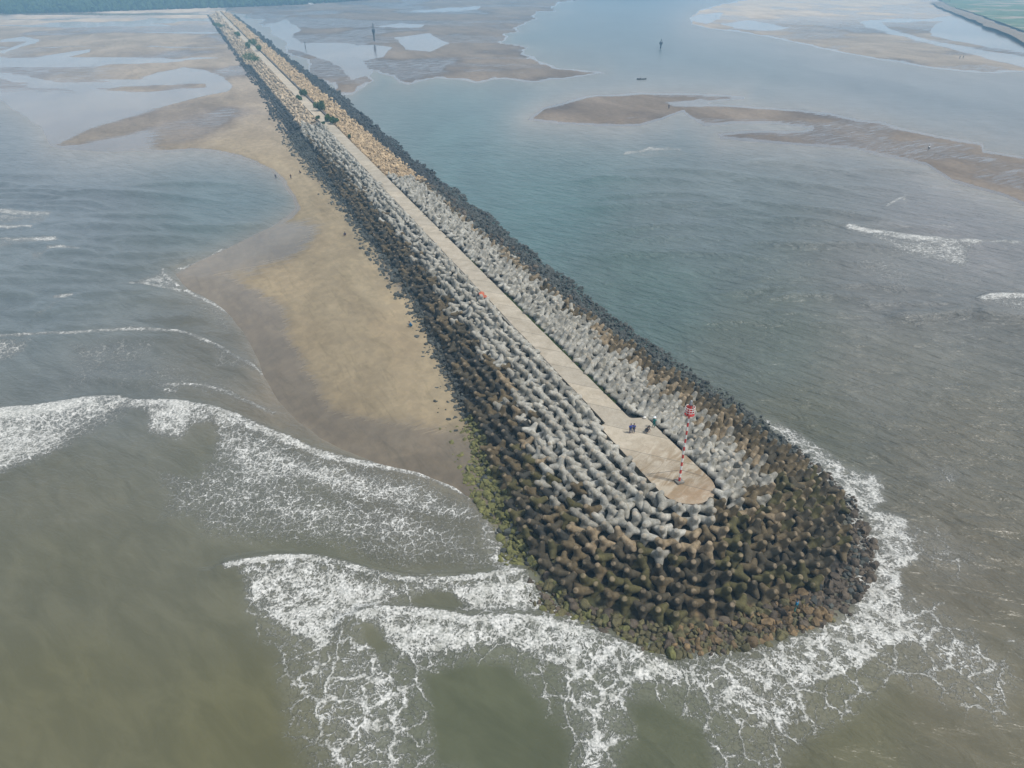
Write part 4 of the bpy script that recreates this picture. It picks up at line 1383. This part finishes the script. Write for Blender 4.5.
def on_sand(px, py):
    x, y = un(px, py, 0.3)
    z = ground_z(x, y)
    x, y = un(px, py, z)
    return (float(x), float(y), z)


person(at(630.2, 433.2), R(200), 'stand', (0.015, 0.05, 0.30), (0.02, 0.03, 0.10), 'person in blue shirt standing on the platform, left one of the blue pair', None, 'people on the breakwater platform')
person(at(633.4, 433.0), R(160), 'stand', (0.02, 0.045, 0.26), (0.02, 0.03, 0.09), 'person in blue shirt standing on the platform, right one of the blue pair', None, 'people on the breakwater platform')
person(at(646.6, 432.5), R(-120), 'crouch', (0.02, 0.018, 0.018), (0.10, 0.10, 0.11), 'person in black top crouching on the platform beside the blue pair', None, 'people on the breakwater platform', 1.25)
person(at(653.6, 427.4), R(150), 'stand', (0.0, 0.16, 0.15), (0.0, 0.13, 0.12), 'person in teal clothes and white hat standing at the platform edge', (0.75, 0.78, 0.8), 'people on the breakwater platform', 1.1)
# toe angler at the head
x, y = un(794.5, 612, 0.9)
zz = max(mound_z(*SV(x, y)), 0.2) + 1.25
x, y = un(794.5, 612, zz)
person((float(x), float(y), zz), R(60), 'stand', (0.0, 0.14, 0.28), (0.03, 0.13, 0.10), 'person in blue shirt and green trousers standing on the toe boulders near the foam', None, None, 1.25)
for px, py, f, pose, sh, tr, lab in [
    (276, 178.5, 40, 'bend', (0.03, 0.035, 0.06), (0.03, 0.03, 0.05), 'person in dark clothes bending beside the water on the tan beach'),
    (291, 179.0, 200, 'walk', (0.06, 0.03, 0.03), (0.03, 0.03, 0.04), 'person in maroon top walking on the beach between the water and rocks'),
    (300.5, 173.5, 120, 'crouch', (0.02, 0.025, 0.035), (0.03, 0.03, 0.04), 'person in dark clothes crouching on the sand right beside the dark rocks'),
    (344.8, 236, 220, 'crouch', (0.03, 0.03, 0.09), (0.02, 0.02, 0.03), 'person in navy top crouching alone on the middle of the beach'),
    (411, 327, 90, 'crouch', (0.0, 0.10, 0.24), (0.0, 0.08, 0.16), 'person in bright blue crouching where the beach meets the dark toe stones'),
]:
    person(on_sand(px, py), R(f), pose, sh, tr, lab, None, 'people on the beach', 1.2 if pose == 'crouch' else 1.05)
for px, py, f, pose, sh, tr, lab in [
    (959.5, 59, 80, 'walk', (0.0, 0.06, 0.07), (0.01, 0.02, 0.03), 'person in dark green top walking on the upper right sandbar, left of the pair'),
    (963.0, 58.4, 70, 'walk', (0.01, 0.05, 0.09), (0.01, 0.02, 0.03), 'person in dark blue top walking on the upper right sandbar, right of the pair'),
    (929, 149, 10, 'crouch', (0.6, 0.6, 0.6), (0.03, 0.03, 0.04), 'person in white top crouching on the long middle sandbar'),
    (668.7, 109, 180, 'stand', (0.03, 0.03, 0.04), (0.03, 0.03, 0.05), 'person in dark clothes standing at the pools of the middle sandbar'),
    (715.8, 17, 0, 'stand', (0.02, 0.03, 0.08), (0.02, 0.02, 0.05), 'person in dark clothes standing in a pool on the far right sand spit'),
]:
    person(on_sand(px, py), R(f), pose, sh, tr, lab, None, 'people on the sandbars', 1.35)
x, y = un(486, 218, 0.6)
zz = max(mound_z(*SV(x, y)), 0.1) + 0.6
x, y = un(486, 218, zz)
person((float(x), float(y), zz), R(-70), 'stand', (0.02, 0.02, 0.03), (0.03, 0.03, 0.04), 'person in dark clothes standing on the dark stones at the right waterline', None, None, 1.15)

# ---- things on the path
x, y, z = at(644.4, 418.6)
bm = bmesh.new(); box(bm, (0, 0, 0.2), (0.5, 0.3, 0.4), 0.5, 0.09)
r0 = bm_obj('bag', bm, M['white']); r0.location = (x, y, z); tag(r0, 'small white bag lying at the platform edge by the teal person', 'bag')
bm = bmesh.new(); tube(bm, [(-.12, 0, .38), (-.08, 0, .52), (.08, 0, .52), (.12, 0, .38)], [.02] * 4, 6); bm_obj('handle', bm, M['dark'], r0)
# orange tarpaulin on the tetrapods by the path
bm = bmesh.new()
bmesh.ops.create_grid(bm, x_segments=18, y_segments=12, size=1.0)
for vtx in bm.verts:
    vtx.co.x *= 1.15; vtx.co.y *= 0.75
    vtx.co.z = 0.55 * mnoise.noise(Vector((vtx.co.x * 1.1, vtx.co.y * 1.3, 4.0))) + 0.12 * mnoise.noise(vtx.co * 4) - 0.12 * abs(vtx.co.y)
bmesh.ops.solidify(bm, geom=bm.faces[:], thickness=0.03)
o = bm_obj('tarpaulin', bm, plain('orange_tarp', (0.40, 0.105, 0.05), 0.6, 0.2))
s, v = SV(*un(483.5, 297, 5.6))
x, y = W(s, v - 0.2)
o.location = (x, y, 6.15); o.rotation_euler = (0.15, -0.12, R(112)); tag(o, 'crumpled orange tarpaulin draped over tetrapods beside the path', 'tarpaulin')


# ---- shrubs
def leaf_clumps(bm, c, rad, n, leaf, flat=1.0, rg=random):
    for _ in range(n):
        while True:
            p = Vector((rg.uniform(-1, 1), rg.uniform(-1, 1), rg.uniform(-1, 1)))
            if 0.35 < p.length < 1: break
        p = Vector((p.x * rad[0], p.y * rad[1], p.z * rad[2])) + Vector(c)
        p += 0.25 * rad[0] * Vector((mnoise.noise(p * 0.9), mnoise.noise(p * 0.9 + Vector((9, 0, 0))), mnoise.noise(p * 0.9 + Vector((0, 9, 0)))))
        u = Vector((rg.gauss(0, 1), rg.gauss(0, 1), rg.gauss(0, 1))).normalized()
        w = u.orthogonal().normalized()
        l = leaf * rg.uniform(0.6, 1.4)
        a = bm.verts.new(p - u * l); b = bm.verts.new(p + w * l * 0.5); d = bm.verts.new(p + u * l); e = bm.verts.new(p - w * l * 0.5)
        bm.faces.new((a, b, d, e))


def shrub(px, py, wid, hgt, dep, label, z=5.5):
    x, y = un(px, py, z)
    o = empty('shrub', (float(x), float(y), z), R(-22.6) + R(45))
    o.rotation_euler = (0, 0, math.atan2(UY, UX))     # long axis along the path
    tag(o, label, 'shrub', 'green shrubs along the far end of the path')
    bm = bmesh.new()
    for _ in range(5):
        cx, cy = random.uniform(-.55, .55) * dep, random.uniform(-.5, .5) * wid
        leaf_clumps(bm, (cx, cy, hgt * 0.55), (dep * random.uniform(0.16, 0.36), wid * random.uniform(0.2, 0.4), hgt * random.uniform(0.22, 0.55)), 210, 0.34)
    bm_obj('foliage', bm, M['leaf'], o, False)
    for k in range(3):
        bm = bmesh.new()
        a = random.uniform(0, 6.28)
        tube(bm, [(0.3 * math.cos(a), 0.3 * math.sin(a), -0.3), (0.5 * math.cos(a), 0.5 * math.sin(a), hgt * .35), (0.9 * math.cos(a), 0.7 * math.sin(a), hgt * .75)], [.09, .07, .03], 6)
        bm_obj('stem', bm, M['bark'], o)
    return o


for a in [
    (319.5, 111, 3.6, 4.6, 4.4, 'largest rounded green shrub on the right edge of the far path'),
    (304.5, 96.5, 3.2, 3.6, 3.4, 'dark round shrub right of the path, just beyond the largest shrub'),
    (299, 99, 1.5, 1.2, 11, 'low strip of green scrub along the left edge of the path'),
    (329.5, 121, 2.6, 2.6, 4.2, 'green shrub nearer than the largest one, at the right path edge, upper of two'),
    (334.2, 124, 2.8, 3.2, 3.6, 'nearest full green shrub at the right path edge where tetrapods begin'),
    (322.7, 124, 1.2, 0.9, 3.0, 'small dark scrub tuft on the left path edge opposite the nearest shrubs'),
    (317.5, 118.5, 1.3, 1.2, 2.6, 'small tuft left of the path just short of the largest shrub'),
    (349, 137.5, 1.0, 1.1, 1.2, 'tiny isolated tuft on the right path edge nearest the camera'),
    (254.5, 61, 11, 3.6, 30, 'broad bright green scrub patch spreading on the left slope of the far path'),
    (247.5, 46, 3.0, 2.6, 26, 'long low dark scrub left of the far path beyond the broad green patch'),
    (253.5, 45, 4.2, 4.0, 26, 'dense dark shrub right of the far path, upper of the two there'),
    (258.8, 50.5, 3.6, 4.2, 12, 'dense dark shrub right of the far path, lower of the two there'),
    (238, 36, 4.0, 3.2, 22, 'dark scrub on the left of the path near its far end'),
    (219.5, 27, 8.0, 3.0, 34, 'pale green scrub on the sandy left slope nearest the far forest'),
]:
    shrub(*a)

# moss and grass growing in the gap beside the path
bm = bmesh.new()
for _ in range(2600):
    s = 84 + 78 * random.random() ** 1.0
    if float(fbm(np.array(s * 0.13), np.array(1.7))) < 0.42: continue
    v = 53.12 + abs(random.gauss(0, 0.16))
    x, y = W(s, v)
    h = random.uniform(0.12, 0.35); a = random.uniform(0, 6.28)
    p = Vector((x, y, 5.25)); dx = Vector((math.cos(a), math.sin(a), 0)) * 0.10
    q = Vector((random.gauss(0, .1), random.gauss(0, .1), h + 0.15))
    bm.faces.new((bm.verts.new(p - dx), bm.verts.new(p + dx), bm.verts.new(p + q)))
o = bm_obj('grass', bm, M['grass'], None, False); tag(o, 'green grass growing in the gap along the right path edge', 'grass', None, 'stuff')

# ---- river beacons
def beacon(px, py, h, label):
    x, y, z = on_sand(px, py)
    t = empty('channel_beacon', (x, y, 0.0)); tag(t, label, 'beacon', 'channel beacons standing in the river')
    bm = bmesh.new(); tube(bm, [(0, 0, -0.6), (0, 0, h * 0.35), (0, 0, h * 0.55)], [0.5, 0.6, 1.3], 10); bm_obj('pile', bm, M['dark'], t)
    bm = bmesh.new(); tube(bm, [(0, 0, h * 0.55), (0, 0, h * 0.72)], [1.55, 1.55], 12); bm_obj('deck', bm, M['dark'], t, False)
    bm = bmesh.new()
    for k in range(4):
        a = k * math.pi / 2 + .4
        tube(bm, [(1.1 * math.cos(a), 1.1 * math.sin(a), h * .72), (0.15 * math.cos(a), 0.15 * math.sin(a), h)], [.14, .10], 6)
    bm_obj('lattice', bm, M['dark'], t)
    bm = bmesh.new(); tube(bm, [(0, 0, h), (0, 0, h * 1.12)], [.3, .12], 8); bm_obj('lantern', bm, M['dark'], t)


beacon(374.3, 41, 14.5, 'tall dark channel beacon rising from the mudflat right of the breakwater')
beacon(660.5, 48.5, 7.0, 'small dark channel beacon standing in the open pale river')
x, y, z = on_sand(305.3, 47)
bm = bmesh.new(); tube(bm, [(0, 0, -0.5), (0.1, 0, 4.5)], [0.35, 0.25], 8)
o = bm_obj('mooring_post', bm, M['wood']); o.location = (x, y, z); tag(o, 'thin wooden post standing in the wet flat right of the far breakwater', 'post')
bm = bmesh.new(); tube(bm, [(-.7, 0, 3.6), (.8, 0, 3.7)], [.14, .14], 6); bm_obj('crossbar', bm, M['wood'], o)


# ---- small boat in the river
def boat(px, py, L_, label):
    x, y = un(px, py, 0)
    t = empty('rowing_boat', (float(x), float(y), 0.0), R(8)); tag(t, label, 'boat')
    bm = bmesh.new()
    rows = []
    for k in range(9):
        u = k / 8 * 2 - 1
        w = 0.85 * (1 - abs(u) ** 2.4); h = 0.55 + 0.35 * u * u
        w = max(w, 0.04)
        rows.append([bm.verts.new((u * L_ / 2, yy_, zz_)) for yy_, zz_ in ((-w, h), (-w * .7, -.1), (0, -.25), (w * .7, -.1), (w, h), (w * .85, h - .02), (w * .55, .1), (0, 0.02), (-w * .55, .1), (-w * .85, h - .02))])
    for a, b in zip(rows[:-1], rows[1:]):
        for k in range(10): bm.faces.new((a[k], a[(k + 1) % 10], b[(k + 1) % 10], b[k]))
    bm.faces.new(rows[0]); bm.faces.new(rows[-1][::-1])
    bm_obj('hull', bm, M['wood'], t)
    for xx in (-1.3, 0.6):
        bm = bmesh.new(); box(bm, (xx, 0, 0.45), (0.35, 1.4, 0.08)); bm_obj('seat', bm, M['wood'], t, False)
    return x, y


bx_, by_ = boat(641.5, 79.5, 6.6, 'small dark rowing boat with one rower on the pale river')
person((float(bx_) - 0.6, float(by_), 0.3), R(90), 'sit', (0.03, 0.05, 0.04), (0.03, 0.03, 0.04), 'person sitting in the small dark rowing boat', None, None, 1.3)

# ---- white van parked on the far shore
x, y, z = on_sand(311, 5.0)
t = empty('parked_van', (x, y, z), R(5)); tag(t, 'white van parked on the far sand shore below the forest', 'van')
t.scale = (1.5,) * 3
bm = bmesh.new()
prof = [(-2.6, .45), (2.6, .45), (2.65, 1.1), (2.0, 1.3), (1.4, 2.15), (-2.55, 2.2)]
a = [bm.verts.new((p[0], -1, p[1])) for p in prof]; b = [bm.verts.new((p[0], 1, p[1])) for p in prof]
bm.faces.new(a); bm.faces.new(b[::-1])
for k in range(6): bm.faces.new((a[k], b[k], b[(k + 1) % 6], a[(k + 1) % 6])[::-1])
bm_obj('body', bm, M['white'], t, False)
bm = bmesh.new(); box(bm, (1.0, 0, 1.7), (0.9, 2.04, 0.55)); bm_obj('window', bm, M['glass'], t, False)
for xx in (-1.7, 1.7):
    for yy_ in (-0.95, 0.95):
        bm = bmesh.new(); tube(bm, [(xx, yy_ - .12, .4), (xx, yy_ + .12, .4)], [.4, .4], 14); bm_obj('wheel', bm, M['rubber'], t)

# ---- far shore: forest, field, revetment, trees
def blob(rg, sub=2):
    bm = bmesh.new(); bmesh.ops.create_icosphere(bm, subdivisions=sub, radius=1.0)
    o_ = Vector((rg.uniform(0, 99), 0, 0))
    for vtx in bm.verts:
        p = vtx.co.copy()
        vtx.co = p * (1 + 0.40 * mnoise.noise(p * 1.7 + o_) + 0.28 * mnoise.noise(p * 4.1 + o_) + rg.uniform(-.12, .12))
    co = np.array([v.co[:] for v in bm.verts]); fc = np.array([[v.index for v in f.verts] for f in bm.faces]); bm.free()
    return co, fc


def forest(name, line, depth, n, hmin, hmax, label):
    """tree crowns in a deep band behind a ground line"""
    rg = random.Random(5)
    vars_ = [blob(rg) for _ in range(8)]
    Vs, Fs = [], []; off = 0
    lx = [p[0] for p in line]
    for j in range(n):
        px = rg.uniform(lx[0], lx[-1]); py = float(np.interp(px, lx, [p[1] for p in line]))
        x, y = un(px, py, 0)
        d = depth * rg.random() ** 1.6
        n_ = math.hypot(x, y)
        x += x / n_ * d; y += y / n_ * d
        h = rg.uniform(hmin, hmax) * (0.6 if d < 6 else 1)
        co, fc = vars_[j % 8]
        w = h * rg.uniform(0.24, 0.36)
        for m_ in range(2):
            zc = h * (0.66 if m_ == 0 else 0.38)
            V_ = co * np.array([w * (1 if m_ == 0 else 1.1), w, h * 0.36]) + np.array([x + rg.gauss(0, 1.2), y + rg.gauss(0, 1.2), zc])
            Vs.append(V_); Fs.append(fc + off); off += len(co)
    me = np_mesh(name, np.concatenate(Vs), np.concatenate(Fs), smooth=False)
    o = link(name, me, M['forest']); tag(o, label, 'forest', None, 'stuff')


forest('forest', [(-330, 19), (-100, 16.5), (0, 14.5), (100, 12), (220, 8), (300, 5), (390, -1)], 420, 3400, 11, 19, 'dense hazy forest band along the far shore behind the beach')
forest('far_woods', [(575, -2), (640, -1.5), (700, -3)], 90, 260, 10, 15, 'low blue woods on the far river bank at the top centre')

# green field behind its stone revetment (upper right)
fx = [un(px, py, 2.2) for px, py in ((936, -3), (950, 6), (985, 17), (1024, 31), (1120, 66), (1360, 140), (1360, 20), (1200, -9), (1000, -11))]
bm = bmesh.new()
bm.faces.new([bm.verts.new((float(p[0]), float(p[1]), 2.6)) for p in fx])
bmesh.ops.triangulate(bm, faces=bm.faces)
bmesh.ops.subdivide_edges(bm, edges=bm.edges[:], cuts=5, use_grid_fill=True)
for vtx in bm.verts: vtx.co.z += 0.9 * mnoise.noise(vtx.co * 0.02)
o = bm_obj('grass_field', bm, M['field']); tag(o, kind='structure')
ln = catmull([un(px, py, 1.2) for px, py in ((941, 3), (950, 8), (975, 17), (1000, 27), (1024, 36), (1120, 74), (1360, 150))], 6)
V_, T_ = [], []
for i, p in enumerate(ln):
    q0 = Vector(ln[max(i - 1, 0)]); q1 = Vector(ln[min(i + 1, len(ln) - 1)])
    d = (q1 - q0).normalized(); nrm = Vector((d.y, -d.x))
    if nrm.dot(Vector((-0.3, -1))) < 0: nrm = -nrm
    for k, (off, z) in enumerate(((9, -0.4), (6, 0.9), (2, 3.0), (0, 3.6), (-5, 3.65), (-16, 2.7))):
        off += random.uniform(-2.5, 2.5); V_.append((p[0] + nrm.x * off, p[1] + nrm.y * off, z + random.uniform(-.4, .4)))
        T_.append((0.05, 0.05, 0.052) if k < 3 else (0.36, 0.28, 0.20))
n = len(ln); idx = np.arange(n * 6).reshape(n, 6)
fc = np.stack([idx[:-1, :-1], idx[:-1, 1:], idx[1:, 1:], idx[1:, :-1]], -1).reshape(-1, 4)
me = np_mesh('stone_revetment', np.array(V_), fc); set_attr(me, 'tone', np.array(T_), 'FLOAT_COLOR')
tag(link('stone_revetment', me, M['mound']), 'dark stone revetment with tan crest edging the green field on the far right shore', 'revetment')


def tree(px, py, h, label):
    x, y = un(px, py, 0)
    t = empty('tree', (float(x), float(y), 0.5)); tag(t, label, 'tree', 'trees on the far right shore')
    bm = bmesh.new(); tube(bm, [(0, 0, -.5), (0.1, 0, h * .3), (0, 0.1, h * .7)], [.45, .35, .15], 8); bm_obj('trunk', bm, M['bark'], t)
    bm = bmesh.new()
    for _ in range(7):
        leaf_clumps(bm, (random.uniform(-.28, .28) * h, random.uniform(-.28, .28) * h, h * random.uniform(.45, .8)), (h * .26, h * .26, h * .2), 160, 0.75)
    bm_obj('crown', bm, M['forest'], t, False)


tree(940, 3, 15, 'left of the two dark trees at the corner of the revetment')
tree(949, 3.5, 17, 'right and taller of the two dark trees at the corner of the revetment')

# ------------------------------------------------------------------ air, light, camera
bm = bmesh.new()
r = bmesh.ops.create_cube(bm, size=1.0)
bmesh.ops.scale(bm, vec=(7200, 7200, 73.4), verts=bm.verts)
me = bpy.data.meshes.new('haze'); bm.to_mesh(me); bm.free()
hz = link('haze', me); hz.location = (0, 2300, 33.9); tag(hz, kind='stuff')
hm = bpy.data.materials.new('haze'); hm.use_nodes = True
nt = hm.node_tree; nt.nodes.remove(nt.nodes['Principled BSDF'])
pv = nt.nodes.new('ShaderNodeVolumePrincipled')
pv.inputs['Color'].default_value = (0.38, 0.70, 1.0, 1)
pv.inputs['Density'].default_value = 0.00045
pv.inputs['Anisotropy'].default_value = 0.0
nt.links.new(pv.outputs[0], nt.nodes['Material Output'].inputs['Volume'])
me.materials.append(hm)

SUN_EL, SUN_AZ = R(60), R(112)          # azimuth from +Y toward +X
w = bpy.data.worlds.new('World'); S.world = w; w.use_nodes = True
sky = w.node_tree.nodes.new('ShaderNodeTexSky'); sky.sky_type = 'NISHITA'; sky.sun_disc = False
sky.sun_elevation = SUN_EL; sky.sun_rotation = SUN_AZ; sky.dust_density = 5.0; sky.air_density = 1.0
bg = w.node_tree.nodes['Background']; bg.inputs[1].default_value = 0.085
wt = w.node_tree
tc = wt.nodes.new('ShaderNodeTexCoord'); sxyz = wt.nodes.new('ShaderNodeSeparateXYZ'); wt.links.new(tc.outputs['Generated'], sxyz.inputs[0])
mr = wt.nodes.new('ShaderNodeMapRange'); mr.interpolation_type = 'SMOOTHSTEP'
mr.inputs[1].default_value = 0.0; mr.inputs[2].default_value = 0.55; wt.links.new(sxyz.outputs['Z'], mr.inputs[0])
vc = wt.nodes.new('ShaderNodeMix'); vc.data_type = 'RGBA'      # cloud veil: bright toward the horizon, thinner overhead
vc.inputs[6].default_value = (11.0, 11.2, 11.5, 1); vc.inputs[7].default_value = (4.3, 4.9, 5.7, 1); wt.links.new(mr.outputs[0], vc.inputs[0])
vm = wt.nodes.new('ShaderNodeMix'); vm.data_type = 'RGBA'; vm.inputs[0].default_value = 0.65
wt.links.new(sky.outputs[0], vm.inputs[6]); wt.links.new(vc.outputs[2], vm.inputs[7]); wt.links.new(vm.outputs[2], bg.inputs[0])
sl = bpy.data.lights.new('sun', 'SUN'); sl.energy = 2.7; sl.angle = R(7); sl.color = (1.0, 0.95, 0.87)
so = bpy.data.objects.new('sun', sl); COL.objects.link(so)
dv = Vector((math.sin(SUN_AZ) * math.cos(SUN_EL), math.cos(SUN_AZ) * math.cos(SUN_EL), math.sin(SUN_EL)))
so.rotation_euler = dv.to_track_quat('Z', 'Y').to_euler(); so.location = (0, 0, 200)

cam = bpy.data.cameras.new('camera'); co_ = bpy.data.objects.new('camera', cam); COL.objects.link(co_)
cam.sensor_width = 36; cam.lens = F / 1024 * 36; cam.clip_start = 0.5; cam.clip_end = 9000
co_.location = (0, 0, H); co_.rotation_euler = (math.pi / 2 - PITCH, 0, 0)
S.camera = co_
S.view_settings.view_transform = 'Standard'; S.view_settings.look = 'None'; S.view_settings.gamma = 1
S.view_settings.use_curve_mapping = False
S.view_settings.exposure = 0.38
S.render.engine = 'CYCLES'
S.cycles.use_denoising = True
S.cycles.sample_clamp_direct = 4.0; S.cycles.sample_clamp_indirect = 3.0
S.cycles.max_bounces = 5; S.cycles.diffuse_bounces = 2; S.cycles.glossy_bounces = 2; S.cycles.volume_bounces = 1; S.cycles.transmission_bounces = 1
S.cycles.caustics_reflective = False; S.cycles.caustics_refractive = False
